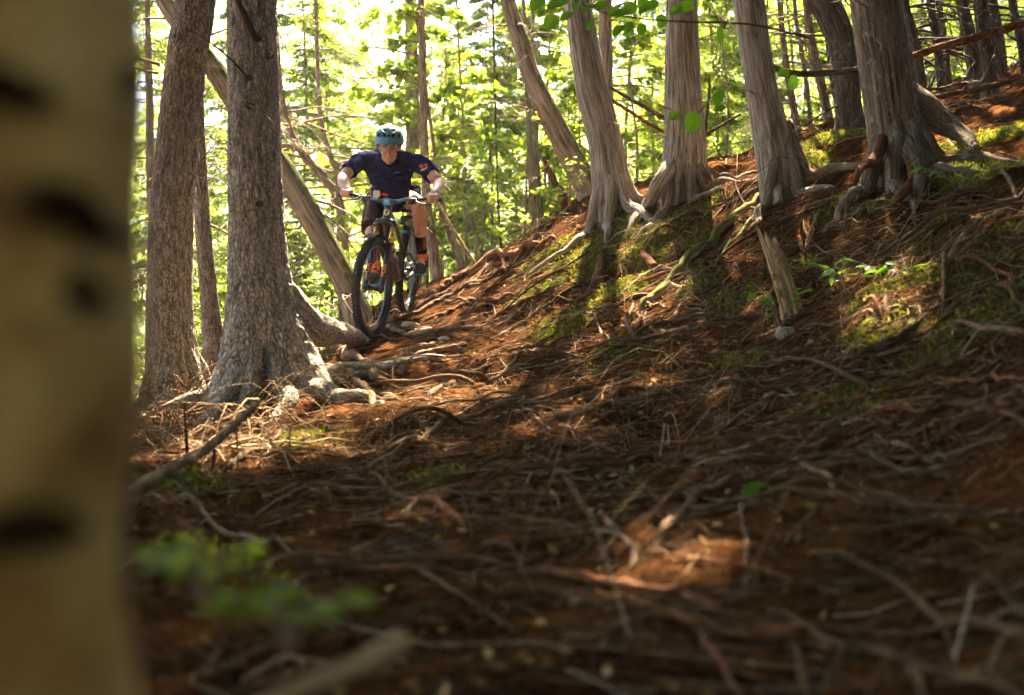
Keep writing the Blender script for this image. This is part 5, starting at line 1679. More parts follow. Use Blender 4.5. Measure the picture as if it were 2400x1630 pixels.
def ring(c, R0, prof, n=64, tilt=None):
    """surface of revolution about the x axis: prof = closed list of (x, radius)"""
    a = np.linspace(0, 2 * np.pi, n, endpoint=False)
    pr = np.array(prof)
    V = np.stack([np.repeat(pr[None, :, 0], n, 0), pr[None, :, 1] * np.cos(a)[:, None], pr[None, :, 1] * np.sin(a)[:, None]], -1)
    k = len(pr)
    i = np.arange(n)[:, None]
    j = np.arange(k)[None]
    f = np.stack([i * k + j, i * k + (j + 1) % k, ((i + 1) % n) * k + (j + 1) % k, ((i + 1) % n) * k + j], -1).reshape(-1, 4)
    return V.reshape(-1, 3) + np.asarray(c, float), f


def cyl(a, b, r, n=12, r2=None):
    a, b = np.asarray(a, float), np.asarray(b, float)
    return tube(np.array([a, (a + b) / 2, b]), [r, (r + (r2 or r)) / 2, r2 or r], n, 3)


def wheel(hub, steer, disc_x):
    tw = .031
    th = np.linspace(0, 2 * np.pi, 20, endpoint=False)
    prof = [(tw * math.cos(t) * (1 if math.sin(t) > -.3 else .8), WR - .036 + .031 * math.sin(t)) for t in th]
    w = bpart('wheel', M['tyre'], [ring(hub, WR, prof, 96)], steer=steer)   # tyre carcass is the wheel's own mesh
    # tread knobs
    mbk = MB()
    for i in range(84):
        a = 2 * np.pi * i / 84
        for row, (x, ww, rr) in enumerate([(-.009, .010, WR - .003), (.009, .010, WR - .003), (-.0265, .008, WR - .0165), (.0265, .008, WR - .0165)]):
            aa = a + (.5 if row in (1, 2) else 0) * 2 * np.pi / 84
            V, f = box((0, 0, 0), (ww, .011, .008))
            if row > 1:
                ang = .85 * (1 if x > 0 else -1)
                V = V @ np.array([[math.cos(ang), 0, math.sin(ang)], [0, 1, 0], [-math.sin(ang), 0, math.cos(ang)]]).T
            V = V + np.array([x, 0, rr])
            ca, sa = math.cos(aa), math.sin(aa)
            V = V @ np.array([[1, 0, 0], [0, ca, -sa], [0, sa, ca]]).T + hub
            mbk.add(S(V) if steer else V, f)
    tag(mbk.build('tread', M['tyre'], w, False, local=True), kind='stuff')
    bpart('rim', M['rim'], [ring(hub, WR, [(-.016, WR - .068), (.016, WR - .068), (.017, WR - .060), (.010, WR - .088), (-.010, WR - .088), (-.017, WR - .060)][::1], 80)], w, steer)
    sp = []
    for i in range(28):
        a = 2 * np.pi * i / 28
        b2 = a + (.5 if i % 2 else -.5)
        x = .028 if (i // 2) % 2 else -.028
        p0 = np.array([x, .022 * math.cos(b2), .022 * math.sin(b2)]) + hub
        p1 = np.array([0, (WR - .088) * math.cos(a), (WR - .088) * math.sin(a)]) + hub
        sp.append(cyl(p0, p1, .0013, 4))
    tag(bpart('spokes', M['dull_steel'], sp, w, steer), kind='stuff')
    bpart('hub', M['black'], [cyl(hub - [.05, 0, 0], hub - [.02, 0, 0], .024, 14), cyl(hub + [-.02, 0, 0], hub + [.02, 0, 0], .016, 14), cyl(hub + [.02, 0, 0], hub + [.05, 0, 0], .024, 14)], w, steer)
    prof = [(disc_x - .001, .088), (disc_x + .001, .088), (disc_x + .001, .070), (disc_x - .001, .070)]
    sh = [ring(hub, 0, prof, 48)]
    for i in range(6):
        a = 2 * np.pi * i / 6
        sh.append(cyl(hub + [disc_x, .02 * math.cos(a), .02 * math.sin(a)], hub + [disc_x, .075 * math.cos(a + .35), .075 * math.sin(a + .35)], .004, 4))
    bpart('brake_disc', M['steel'], sh, w, steer)
    return w


wheel(HUBF, True, -.055)
wheel(HUBR, False, -.062)

# suspension fork
CR = A0 + U * .50                              # crown
for sx in (-1, 1):
    lo = HUBF + np.array([sx * .062, .0, 0])
    top = CR + np.array([sx * .062, 0, 0]) - U * .0
    ax = nrm(top - lo)
    leg = bpart('fork_leg', M['black'], [tube(np.array([lo - ax * .02, lo + ax * .08, lo + ax * .2, lo + ax * .335, lo + ax * .345]), [.020, .019, .0215, .0235, .020], 16, 14)], steer=True)
    bpart('gold_tube', M['gold'], [cyl(lo + ax * .34, top, .0175, 18)], leg, True)
    bpart('wiper_seal', M['rubber'], [cyl(lo + ax * .338, lo + ax * .352, .0225, 16)], leg, True)
    bpart('dropout', M['black'], [ellipsoid(lo + [0, 0, -.005], (.018, .03, .034), 12, 8)], leg, True)
    # orange lettering FOX running up the leg, facing forward
    cu = bpy.data.curves.new('decal', 'FONT')
    cu.body = 'FOX'
    cu.size = .052
    cu.align_x = 'CENTER'
    cu.align_y = 'CENTER'
    cu.offset = .0022
    tmp = bpy.data.objects.new('decal_tmp', cu)
    me = bpy.data.meshes.new_from_object(tmp)
    v = np.array([tuple(q.co) for q in me.vertices])
    tri = [list(p.vertices) for p in me.polygons]
    fw = nrm(np.cross(ax, np.array([1., 0, 0])))
    fw = fw if fw[1] < 0 else -fw
    cenp = lo + ax * .135
    ang = v[:, 1] / .0235
    r_ = .0222
    pts3 = cenp + v[:, :1] * ax * 1.0 + np.stack([np.sin(-ang)] * 3, -1) * np.array([1., 0, 0]) * r_ + np.cos(ang)[:, None] * fw * r_
    mbd = bpy.data.meshes.new('decal_lettering')
    mbd.from_pydata([tuple(S(q)) for q in pts3], [], tri)
    mbd.materials.append(M['orange'])
    od = bpy.data.objects.new('decal_lettering', mbd)
    C.objects.link(od)
    od.parent = leg
    bpy.data.objects.remove(tmp)
bpart('fork_crown', M['black'], [tube(np.array([CR + [-.078, 0, -.01], CR + [-.045, 0, .018], CR + [0, 0, .026], CR + [.045, 0, .018], CR + [.078, 0, -.01]]), [.024, .026, .03, .026, .024], 12, 16),
                                 cyl(CR + [-.062, 0, -.02], CR + [-.062, 0, .03], .022, 12), cyl(CR + [.062, 0, -.02], CR + [.062, 0, .03], .022, 12)], steer=True)
for sx in (-1, 1):
    bpart('fork_cap', M['blue'], [cyl(CR + [sx * .062, .012, .028], CR + [sx * .062, .016, .042], .018, 14)], steer=True)
aw = A0 + U * .365 + np.array([0, -.055, -.0])
bpart('fork_arch', M['black'], [tube(np.array([[-.062, .02, 0], [-.058, -.01, .025], [-.035, -.025, .05], [0, -.028, .058], [.035, -.025, .05], [.058, -.01, .025], [.062, .02, 0]]) + (HUBF + nrm(CR - HUBF) * .335), [.013] * 7, 10, 24, flat=.6)], steer=True)
# mudguard under the crown
mg = []
a_ = np.linspace(R(72), R(122), 12)
xs = np.linspace(-.036, .036, 9)
V = np.array([[x, -(WR + .022 - 3.5 * x * x) * math.cos(t), (WR + .022 - 3.5 * x * x) * math.sin(t)] for t in a_ for x in xs]) + HUBF
Vi = V - nrm(V - HUBF) * .003
f0 = ringfaces(12, 9, False)
bpart('mudguard', M['rubber'], [(V, f0), (Vi, f0[:, ::-1])], steer=True)
bpart('axle', M['black'], [cyl(HUBF - [.085, 0, 0], HUBF + [.085, 0, 0], .010, 10)], steer=True)
bpart('brake_caliper', M['black'], [ellipsoid(HUBF + [-.078, .055, .075], (.022, .028, .04), 12, 8)], steer=True)

# head tube, stem, bar
HT0, HT1 = CR + U * .028, CR + U * .135
bpart('head_tube', M['carbon'], [tube(np.array([HT0, HT0 + (HT1 - HT0) * .3, HT1]), [.036, .030, .029], 18, 8)])
bpart('headset_cup', M['black'], [cyl(HT0 - U * .004, HT0 + U * .008, .034, 18)])
bpart('headset_cup', M['black'], [cyl(HT1, HT1 + U * .022, .027, 18)])
# badge: yellow disc with a dark slit
hc = HT0 + (HT1 - HT0) * .55
fw = np.array([0, -math.sin(R(66)), math.cos(R(66))])
th = np.linspace(0, 2 * np.pi, 20, endpoint=False)
def curved(cx_, rr, pts):
    return np.array([hc + U * q[1] + np.array([1, 0, 0]) * rr * math.sin(q[0] / rr) + fw * rr * math.cos(q[0] / rr) for q in pts])
pts2 = [(.024 * math.cos(t), .027 * math.sin(t)) for t in th] + [(0, 0)]
bdg = bpart('head_badge', M['yellow'], [(curved(0, .033, pts2), np.array([[i, (i + 1) % 20, 20] for i in range(20)]))])
pts2 = [(.006 * math.cos(t) * (1.2 if math.sin(t) > 0 else .8) + .004 * math.sin(t), .022 * math.sin(t)) for t in th] + [(0, 0)]
bpart('badge_slit', M['black'], [(curved(0, .0342, pts2), np.array([[i, (i + 1) % 20, 20] for i in range(20)]))], bdg)
ST = HT1 + U * .045
BC = ST + np.array([0, -.040, .004])
bpart('stem', M['black'], [cyl(HT1 + U * .022, ST + U * .02, .021, 14), cyl(ST, BC, .019, 12)], steer=True)
fp = bpart('stem_faceplate', M['blue'], [box(BC + [0, -.014, 0], (.052, .018, .046))], steer=True, smooth=False)
# an open letter-like mark on the face plate
bpart('faceplate_mark', M['white'], [box(BC + [-.008, -.0245, .004], (.004, .002, .018)), box(BC + [0, -.0245, .012], (.018, .002, .004)), box(BC + [.008, -.0245, .006], (.004, .002, .012)), box(BC + [.003, -.0245, -.002], (.011, .002, .003))], fp, True, False)
bar = [(-.40, .052, .030), (-.30, .040, .030), (-.16, .020, .024), (-.08, .004, .006), (-.04, 0, 0), (0, 0, 0), (.04, 0, 0), (.08, .004, .006), (.16, .020, .024), (.30, .040, .030), (.40, .052, .030)]
barp = np.array(bar) + BC
hb = bpart('handlebar', M['black'], [tube(barp, [.0112, .0112, .012, .0158, .0158, .0158, .0158, .0158, .012, .0112, .0112], 12, 60)], steer=True)
for sx in (-1, 1):
    i0, i1 = (3, 1) if sx < 0 else (7, 9)
    cpt = catmull(barp, 200)
    sel = [q for q in cpt if .065 < abs(q[0]) < .205 and q[0] * sx > 0]
    # blue block lettering: a run of slanted strokes on the front of the bar
    shp = []
    arr = np.array(sel)
    for k in range(9):
        j = int(k / 9 * (len(arr) - 6)) + 1
        a, b_ = arr[j], arr[min(j + (4 if k % 3 else 3), len(arr) - 1)]
        mid = (a + b_) / 2
        V, f = box((0, 0, 0), (abs(b_[0] - a[0]) * .82, .003, .019 if k % 2 else .016))
        V[:, 0] += V[:, 2] * .25
        an = math.atan2(b_[2] - a[2], b_[0] - a[0])
        ca, sa = math.cos(an), math.sin(an)
        V = V @ np.array([[ca, 0, -sa], [0, 1, 0], [sa, 0, ca]]).T
        shp.append((V + mid + np.array([0, -.0135, .003]), f))
    tag(bpart('bar_lettering', M['blue'], shp, hb, True, False), kind='stuff')
    ga, gb = barp[0 if sx < 0 else -1], barp[1 if sx < 0 else -2]
    gd = nrm(gb - ga)
    ge = ga + gd * .135
    bpart('grip', M['rubber'], [tube(np.array([ga, ga + gd * .004, ga + gd * .03, ga + gd * .1, ge - gd * .008, ge]), [.017, .0175, .0155, .0155, .0165, .0175], 14, 16, .05, 4)], hb, True)
    # brake lever and shifter
    lp = ge + gd * .05
    bpart('brake_lever', M['black'], [tube(np.array([lp + [0, -.012, -.004], lp + [sx * .02, -.055, -.022], lp + [sx * .075, -.07, -.03], lp + [sx * .13, -.068, -.034]]), [.010, .007, .005, .006], 8, 14),
                                      tube(np.array([lp + [sx * .01, -.02, -.006], lp + [-sx * .03, -.035, -.008], lp + [-sx * .085, -.03, -.006]]), [.012, .013, .009], 10, 10), cyl(lp - gd * .008, lp + gd * .008, .018, 12)], hb, True)
    bpart('shift_lever', M['black'], [ellipsoid(lp + gd * .03 + [0, -.02, -.03], (.03, .018, .014), 12, 8), box(lp + gd * .01 + [sx * .03, -.03, -.045], (.04, .012, .006))], hb, True)
bpart('bike_computer', M['beige'], [ellipsoid(BC + [-.083, -.004, .052], (.027, .008, .026), 16, 10, p=.45), cyl(BC + [-.083, 0, .03], BC + [-.083, .0, .012], .008, 8)], hb, True)
# cables
for k, (x0, x1, dr) in enumerate([(-.20, -.02, -.10), (-.17, .03, -.13), (.20, .02, -.11), (.17, -.03, -.07)]):
    p0 = BC + [x0, -.02, .015]
    p1 = HT0 + (HT1 - HT0) * .5 + [x1, -.02, 0]
    bpart('cable', M['black'], [tube(np.array([p0, p0 * .7 + p1 * .3 + [0, -.06, dr * .5], p0 * .3 + p1 * .7 + [x0 * .25, -.06, dr * .6], p1 + [0, 0, -.03]]), .0026, 6, 20)])
bpart('brake_hose', M['black'], [tube(np.array([BC + [-.16, -.03, .01], CR + [-.10, -.05, .0], CR + [-.085, -.03, -.12], HUBF + [-.085, .05, .16]]), .0027, 6, 20)], steer=True)

# frame
BB = np.array([0, .775, .345])
SEAT_T = BB + np.array([0, .150, .355])
bpart('down_tube', M['carbon'], [tube(np.array([HT0 + U * .02, HT0 * .7 + BB * .3 + [0, .0, -.02], HT0 * .35 + BB * .65 + [0, 0, -.015], BB]), [.030, .034, .034, .032], 16, 24)])
bpart('top_tube', M['carbon'], [tube(np.array([HT1 - U * .02, HT1 * .5 + SEAT_T * .5 + [0, 0, -.06], SEAT_T + [0, -.03, -.14]]), [.025, .020, .018], 14, 20)])
bpart('seat_tube', M['carbon'], [tube(np.array([BB, BB + (SEAT_T - BB) * .4, SEAT_T]), [.028, .02, .019], 14, 16)])
bpart('seat_post', M['black'], [cyl(SEAT_T, SEAT_T + np.array([0, .03, .065]), .0158, 14)])
bpart('seat_collar', M['blue'], [cyl(SEAT_T - [0, .003, .01], SEAT_T + [0, .003, .012], .022, 14)])
sc_ = SEAT_T + np.array([0, .04, .092])
sp_ = np.array([[-.165, .018, .024, -.012], [-.12, .022, .026, 0], [-.05, .030, .026, .004], [.02, .050, .028, .004], [.08, .068, .030, .008], [.12, .066, .026, .016], [.135, .05, .016, .020]])
ths = np.linspace(0, 2 * np.pi, 18, endpoint=False)
V = np.array([[w * math.cos(t), y, z0 + hgt * .55 * (math.sin(t) if math.sin(t) > 0 else .7 * math.sin(t))] for y, w, hgt, z0 in sp_ for t in ths]) + sc_
Vc = np.vstack([V, [sc_ + [0, -.168, -.012]], [sc_ + [0, .137, .02]]])
tri = [[(i + 1) % 18, i, 126] for i in range(18)] + [[108 + i, 108 + (i + 1) % 18, 127] for i in range(18)]
mbx = MB().add(Vc, ringfaces(7, 18))
mbx.Ft.append(np.array(tri)); mbx.Mt.append(np.zeros(36))
sd = mbx.build('saddle', M['saddle'], bike, True, local=True)
bpart('saddle_rail', M['dull_steel'], [tube(np.array([sc_ + [.02, -.11, -.015], sc_ + [.022, -.05, -.035], sc_ + [.022, .04, -.035], sc_ + [.022, .1, -.005]]), .0038, 6, 14), tube(np.array([sc_ + [-.02, -.11, -.015], sc_ + [-.022, -.05, -.035], sc_ + [-.022, .04, -.035], sc_ + [-.022, .1, -.005]]), .0038, 6, 14)], sd)
for sx in (-1, 1):
    e = HUBR + np.array([sx * .075, 0, 0])
    bpart('chain_stay', M['carbon'], [tube(np.array([BB + [sx * .035, .05, .02], BB * .5 + HUBR * .5 + [sx * .058, 0, -.01], e]), [.017, .013, .012], 10, 16)])
    bpart('seat_stay', M['carbon'], [tube(np.array([e, HUBR * .5 + (SEAT_T + [0, .03, -.2]) * .5 + [sx * .062, 0, .03], SEAT_T + [sx * .04, .02, -.16]]), [.012, .011, .012], 10, 16)])
    bpart('rocker_link', M['black'], [tube(np.array([SEAT_T + [sx * .04, .02, -.16], SEAT_T + [sx * .035, -.07, -.17]]), [.016, .018], 10, 4)])
bpart('rear_shock', M['black'], [cyl(SEAT_T + [0, -.07, -.17], SEAT_T + [0, -.13, -.28], .022, 14), cyl(SEAT_T + [0, -.13, -.28], BB + [0, -.05, .05], .014, 12)])
# white lettering strokes on the down tube
dtp = catmull(np.array([HT0 + U * .02, HT0 * .7 + BB * .3 + [0, 0, -.02], HT0 * .35 + BB * .65 + [0, 0, -.015], BB]), 40)
shp = []
for sx in (-1, 1):
    for k, (j0, j1) in enumerate([(9, 13), (14, 18), (19, 23)]):
        for (j, e) in ((j0, j1),):
            a_ = [dtp[q] + np.array([sx * .0345 * math.cos(ph), -.0345 * math.sin(ph) * .85, -.0345 * math.sin(ph) * .5]) * 1.02 for q in range(j, e) for ph in (R(8), R(38), R(62))]
            shp.append((np.array(a_), ringfaces(e - j, 3, False)))
tag(bpart('frame_lettering', M['white'], shp, None, False, False), kind='stuff')
# drivetrain
prof = [(.042, .066), (.046, .066), (.046, .04), (.042, .04)]
bpart('chainring', M['black'], [ring(BB * [-1, 1, 1] - [.09, 0, 0], 0, prof, 40)])
crk = []
PED = {}
for sx, sg in ((-1, -1), (1, 1)):
    d = np.array([0, sg * math.cos(R(12)), sg * math.sin(R(12))])
    p = BB + np.array([sx * .085, 0, 0]) + d * .168
    bpart('crank_arm', M['black'], [tube(np.array([BB + [sx * .07, 0, 0], BB + [sx * .08, 0, 0] + d * .08, p]), [.017, .013, .013], 10, 10)])
    pc = p + np.array([sx * .062, 0, 0])
    pd = bpart('pedal', M['blue'], [box(pc + [0, -.044, 0], (.098, .012, .015)), box(pc + [0, .044, 0], (.098, .012, .015)), box(pc + [.045, 0, 0], (.010, .098, .015)), box(pc - [.045, 0, 0], (.010, .098, .015)), box(pc, (.02, .09, .012)), cyl(p, pc + [sx * .03, 0, 0], .009, 8)], smooth=False)
    PED[sx] = pc
    # traction pins
    tag(bpart('pedal_pins', M['dull_steel'], [cyl(pc + [ix, iy, .006], pc + [ix, iy, .012], .002, 5) for ix in (-.04, 0, .04) for iy in (-.042, .042)], pd), kind='stuff')
chp = []
for k in range(40):
    t = k / 40 * 2 * np.pi
    chp.append(t)
bpart('chain', M['dull_steel'], [tube(np.array([BB + [-.046, 0, .066], BB * .5 + HUBR * .5 + [-.048, 0, .05], HUBR + [-.05, 0, .04], HUBR + [-.05, .04, 0], HUBR + [-.05, .0, -.05], HUBR + [-.05, -.03, -.17], BB * .5 + HUBR * .5 + [-.048, 0, -.1], BB + [-.046, 0, -.066], BB + [-.046, -.066, 0], BB + [-.046, 0, .066]]), .0045, 6, 60)])
bpart('cassette', M['dull_steel'], [ring(HUBR, 0, [(-.045 + .004 * k, .03 + .006 * k) for k in range(0, 1)] + [(-.045, .022), (-.05, .03), (-.03, .08), (-.028, .08), (-.028, .022)], 40)])
bpart('rear_derailleur', M['black'], [tube(np.array([HUBR + [-.07, .01, -.03], HUBR + [-.075, .01, -.09], HUBR + [-.055, -.02, -.17]]), [.016, .014, .01], 8, 12)])
bpart('rear_mudguard', M['black'], [tube(np.array([HUBR + [0, -.14, .365], HUBR + [0, .0, .40], HUBR + [0, .12, .385]]), [.02, .03, .026], 10, 12, flat=.2)])

GRIP = {}
for sx in (-1, 1):
    ga, gb = barp[0 if sx < 0 else -1], barp[1 if sx < 0 else -2]
    gd = nrm(gb - ga)
    GRIP[sx] = (W3(S(ga + gd * .02)), W3(S(ga + gd * .112)))
PEDW = {s_: W3(PED[s_]) for s_ in PED}
SADW = W3(sc_)
print('bar ends px', proj(W3(S(barp[0]))), proj(W3(S(barp[-1]))), 'pedals', {s_: proj(PEDW[s_]) for s_ in PEDW}, 'saddle', proj(SADW), 'stem', proj(W3(S(BC))), 'rear contact', proj(W3((0, 1.2, 0))), 'crown', proj(W3(CR)), 'depths', GRIP[1][0], PEDW)
# ------------------------------------------------------------------ the rider
def skin_mat():
    m, nt, out = newmat('skin')
    v = coords(nt)
    n1 = noise(nt, v, 18, 4, .6)
    n2 = noise(nt, v, 90, 3, .6)
    col = ramp(nt, n1, [(.3, (.40, .20, .12)), (.55, (.50, .28, .18)), (.75, (.56, .34, .23))])
    sh = N(nt, 'ShaderNodeAttribute', attribute_name='shade').outputs['Fac']
    col = mix(nt, sh, col, (.16, .075, .045))
    lp = N(nt, 'ShaderNodeAttribute', attribute_name='lip').outputs['Fac']
    col = mix(nt, lp, col, (.42, .15, .11))
    principled(nt, out, col, .5, bumpn(nt, n2, .2, .001), .4, Subsurface_Weight=.12, Subsurface_Scale=.01)
    return m


def cloth(name, col, scale=160, fold=.004, var=.15):
    m, nt, out = newmat(name)
    v = coords(nt)
    n1 = noise(nt, v, 14, 4, .6, 1.2)
    n2 = noise(nt, v, scale, 2, .6)
    c = mix(nt, n1, tuple(x * (1 - var) for x in col), tuple(x * (1 + var) for x in col))
    nb = bumpn(nt, n1, .5, fold)
    nb = bumpn(nt, n2, .4, .0006, nb)
    principled(nt, out, c, .9, nb, 0.0)
    return m


M['skin'] = skin_mat()
M['shirt'] = cloth('navy_shirt', (.020, .018, .052))
M['shorts'] = cloth('brown_shorts', (.045, .026, .022))
M['sock'] = cloth('black_sock', (.014, .013, .014))
M['sock_orange'] = cloth('orange_stripe', (.70, .12, .04))
M['shoe'] = cloth('dark_shoe', (.040, .034, .032), 80)
M['sole'] = mat_simple('shoe_sole', (.03, .026, .024), .8, .3)
M['lace'] = cloth('orange_laces', (.95, .18, .03), 200)
M['helmet'] = mat_simple('helmet_teal', (.060, .140, .185), .6, .3, 0, .06, 30)
M['vent'] = mat_simple('helmet_liner', (.010, .011, .012), .8, .2)
M['strap'] = cloth('black_strap', (.012, .012, .013))
M['glasses'] = mat_simple('glasses_frame', (.02, .016, .014), .3, .5)
M['eye'] = mat_simple('eye_white', (.35, .30, .26), .2, .5)
M['iris'] = mat_simple('eye_dark', (.03, .02, .012), .15, .5)
M['hair'] = mat_simple('dark_hair', (.035, .02, .012), .7, .3, 0, .3, 200, .002)
M['red'] = mat_simple('red_print', (.62, .06, .03), .7, .2)
m, nt, out = newmat('lens_glass')
tr_ = N(nt, 'ShaderNodeBsdfTransparent', {'Color': (.93, .93, .93, 1)})
gl_ = N(nt, 'ShaderNodeBsdfGlossy', {'Roughness': .05})
mx_ = N(nt, 'ShaderNodeMixShader', {0: .07, 1: tr_.outputs[0], 2: gl_.outputs[0]})
nt.links.new(mx_.outputs[0], out.inputs['Surface'])
M['lens'] = m


def remesh(shapes, voxel, smooth=6, name='tmp', fac=.5):
    """joins overlapping closed shapes into one continuous smooth surface -> (verts, quads)"""
    mb_ = MB()
    for sh in shapes:
        mb_.add(sh[0], sh[1])
    me = mb_.mesh(name, [])
    o = bpy.data.objects.new(name, me)
    C.objects.link(o)
    md = o.modifiers.new('r', 'REMESH')
    md.mode = 'VOXEL'
    md.voxel_size = voxel
    md.adaptivity = 0
    if smooth:
        sm = o.modifiers.new('s', 'SMOOTH')
        sm.factor = fac
        sm.iterations = smooth
    dg = bpy.context.evaluated_depsgraph_get()
    ev = o.evaluated_get(dg)
    me2 = bpy.data.meshes.new_from_object(ev)
    n = len(me2.vertices)
    V = np.empty(n * 3, np.float32)
    me2.vertices.foreach_get('co', V)
    q, t3 = [], []
    for p in me2.polygons:
        (q if len(p.vertices) == 4 else t3).append(list(p.vertices))
    bpy.data.objects.remove(o)
    return V.reshape(-1, 3).astype(float), np.array(q), t3


def cap_(a, b, r1, r2, n=16):
    """tapered limb with round ends"""
    a, b = np.asarray(a, float), np.asarray(b, float)
    d = nrm(b - a)
    k = np.array([0, .15, .35, .65, 1.0])
    L = np.linalg.norm(b - a)
    rr, cc = [], []
    for q in np.linspace(-np.pi / 2 * .97, 0, 5):
        cc.append(a + d * r1 * math.sin(q)); rr.append(r1 * math.cos(q))
    for q in (.25, .5, .75):
        cc.append(a + d * L * q); rr.append(r1 + (r2 - r1) * q)
    for q in np.linspace(0, np.pi / 2 * .97, 5):
        cc.append(b + d * r2 * math.sin(q)); rr.append(r2 * math.cos(q))
    return tube(np.array(cc), np.array(rr), n, smooth=False)[:2]


def limb(pts, rad, n=16):
    return tube(np.array(pts), rad, n, len(pts) * 5)[:2]


YC = 8.92
SH = {-1: P(842, 377, YC), 1: P(983, 381, YC)}
EL = {-1: P(803, 418, 8.68), 1: P(1030, 430, 8.68)}
HIP = {-1: P(893, 462, 9.36), 1: P(946, 462, 9.36)}
PELV = P(920, 455, 9.40)
CHEST = P(912, 392, 8.97)
NECK = P(912, 366, 8.90)
# feet on the pedals; the foot points along the bike
FWD = nrm(np.array(BM.to_3x3() @ Vector((0, -1, 0))))
UPB = nrm(np.array(BM.to_3x3() @ Vector((0, 0, 1))))
RTB = nrm(np.array(BM.to_3x3() @ Vector((1, 0, 0))))
ANK, KNEE = {}, {}
for s_ in (-1, 1):
    ball = PEDW[s_] + UPB * .030
    tilt = -.05 if s_ < 0 else .10
    ANK[s_] = ball - FWD * .085 + np.array([0, 0, .085 + tilt * .3])
KNEE[-1] = P(872, 545, 8.98)
KNEE[1] = P(980, 478, 8.93)
HC = np.array([P(912, 335, 8.74)[0], 8.74, 1.540])      # head centre
PITCH = R(27)
HR = np.array(Matrix.Rotation(R(4), 3, 'Y')) @ np.array(Matrix.Rotation(PITCH, 3, 'X')) @ np.array(Matrix.Rotation(R(6), 3, 'Z'))


def hd(p):
    return np.asarray(p, float) @ HR.T + HC


rider = thing('person', 'cyclist in navy t-shirt, brown shorts, orange-laced shoes and teal helmet riding downhill', 'person', (PELV[0], 9.0, .5))
sh = []
# head
sh += [ellipsoid(hd((0, .012, .03)), (.076, .095, .098), 24, 16, HR), ellipsoid(hd((0, -.026, -.040)), (.056, .060, .078), 20, 14, HR), ellipsoid(hd((0, -.060, -.098)), (.026, .026, .022), 14, 10, HR)]
sh += [cap_(hd((0, -.090, .012)), hd((0, -.112, -.030)), .009, .014, 10), ellipsoid(hd((0, -.108, -.034)), (.018, .012, .010), 12, 8, HR)]
sh += [cap_(hd((-.045, -.078, .030)), hd((.045, -.078, .030)), .013, .013, 10)]
for s_ in (-1, 1):
    sh += [ellipsoid(hd((s_ * .040, -.070, -.028)), (.022, .018, .022), 12, 8, HR), ellipsoid(hd((s_ * .080, .008, -.010)), (.012, .020, .032), 12, 8, HR)]
sh += [ellipsoid(hd((0, -.079, -.063)), (.024, .012, .007), 14, 8, HR), ellipsoid(hd((0, -.077, -.075)), (.020, .012, .008), 14, 8, HR), ellipsoid(hd((0, -.060, -.062)), (.036, .020, .030), 14, 10, HR)]
# neck and torso
sh += [limb([hd((0, .02, -.05)), hd((0, .035, -.12)) * .6 + NECK * .4, NECK + [0, .04, -.02]], [.058, .056, .062])]
sh += [limb([NECK + [0, .05, -.03], CHEST, CHEST * .5 + PELV * .5 + [0, 0, -.02], PELV], [.085, .125, .12, .12])]
for s_ in (-1, 1):
    sh += [cap_(SH[s_] - [s_ * .01, 0, .012], CHEST + [s_ * .05, .01, -.01], .046, .07)]
    # arm
    w0, w1 = GRIP[s_]
    gc = (w0 + w1) / 2
    gdir = nrm(w1 - w0)
    wr = gc + np.array([s_ * .008, .060, .034])
    up = .5 * (SH[s_] + EL[s_])
    sh += [limb([SH[s_], up + [0, 0, .008], EL[s_] + (SH[s_] - EL[s_]) * .12], [.050, .050, .043]), cap_(EL[s_], EL[s_] * .72 + wr * .28, .042, .046), limb([EL[s_], EL[s_] * .6 + wr * .4 + [s_ * .004, 0, 0], EL[s_] * .25 + wr * .75, wr], [.042, .045, .034, .027])]
    # hand: palm behind and over the grip, four fingers over the front, thumb under
    fr = np.array([0, -1., 0])
    fr = nrm(fr - (fr @ gdir) * gdir)
    upv = nrm(np.cross(gdir, fr))
    upv = upv if upv[2] > 0 else -upv
    kn = [gc + gdir * o + fr * .020 + upv * .030 for o in (-.036, -.013, .010, .032)]
    sh += [limb([wr, wr * .5 + (gc + upv * .036) * .5, gc + upv * .032 + fr * .004], [.028, .034, .030])]
    sh += [cap_(gc + gdir * -.030 + upv * .029, gc + gdir * .028 + upv * .030, .019, .019)]
    for k, (q, ln) in enumerate(zip(kn, (.85, 1.0, 1.05, .97))):
        a1 = q + fr * .016 * ln + upv * -.012
        a2 = q + fr * .014 * ln + upv * -.040 * ln
        a3 = q - fr * .008 + upv * -.054 * ln
        sh += [limb([q - fr * .022, q, a1, a2, a3], [.0095, .0102, .0095, .0085, .0072], 10)]
    th0 = gc + gdir * .046 * 1.0 + upv * .012 - fr * .016
    sh += [limb([gc + gdir * .02 - fr * .03 + upv * .022, th0, gc + gdir * .055 + fr * .006 - upv * .012, gc + gdir * .048 + fr * .022 - upv * .022], [.013, .0115, .0105, .0085], 10)]
    # leg
    hp, kn_, an = HIP[s_], KNEE[s_], ANK[s_]
    cf = nrm(np.cross(kn_ - an, np.array([1., 0, 0])))
    cf = cf if cf[1] > 0 else -cf
    sh += [limb([hp, hp * .5 + kn_ * .5, kn_ + (hp - kn_) * .1], [.092, .078, .060]), cap_(kn_, kn_ + [0, -.008, 0], .056, .054)]
    sh += [limb([kn_, kn_ * .7 + an * .3 + cf * .022, kn_ * .45 + an * .55 + cf * .016, kn_ * .15 + an * .85, an], [.053, .057, .048, .036, .036])]
    sh += [limb([an, an + FWD * .02 - [0, 0, .04], an + FWD * .12 - [0, 0, .055]], [.036, .036, .028])]
V, Q, T3 = remesh(sh, .0066, 2)
loc = (V - HC) @ HR                      # head-local coordinates
shade = np.zeros(len(V))
lip = np.zeros(len(V))
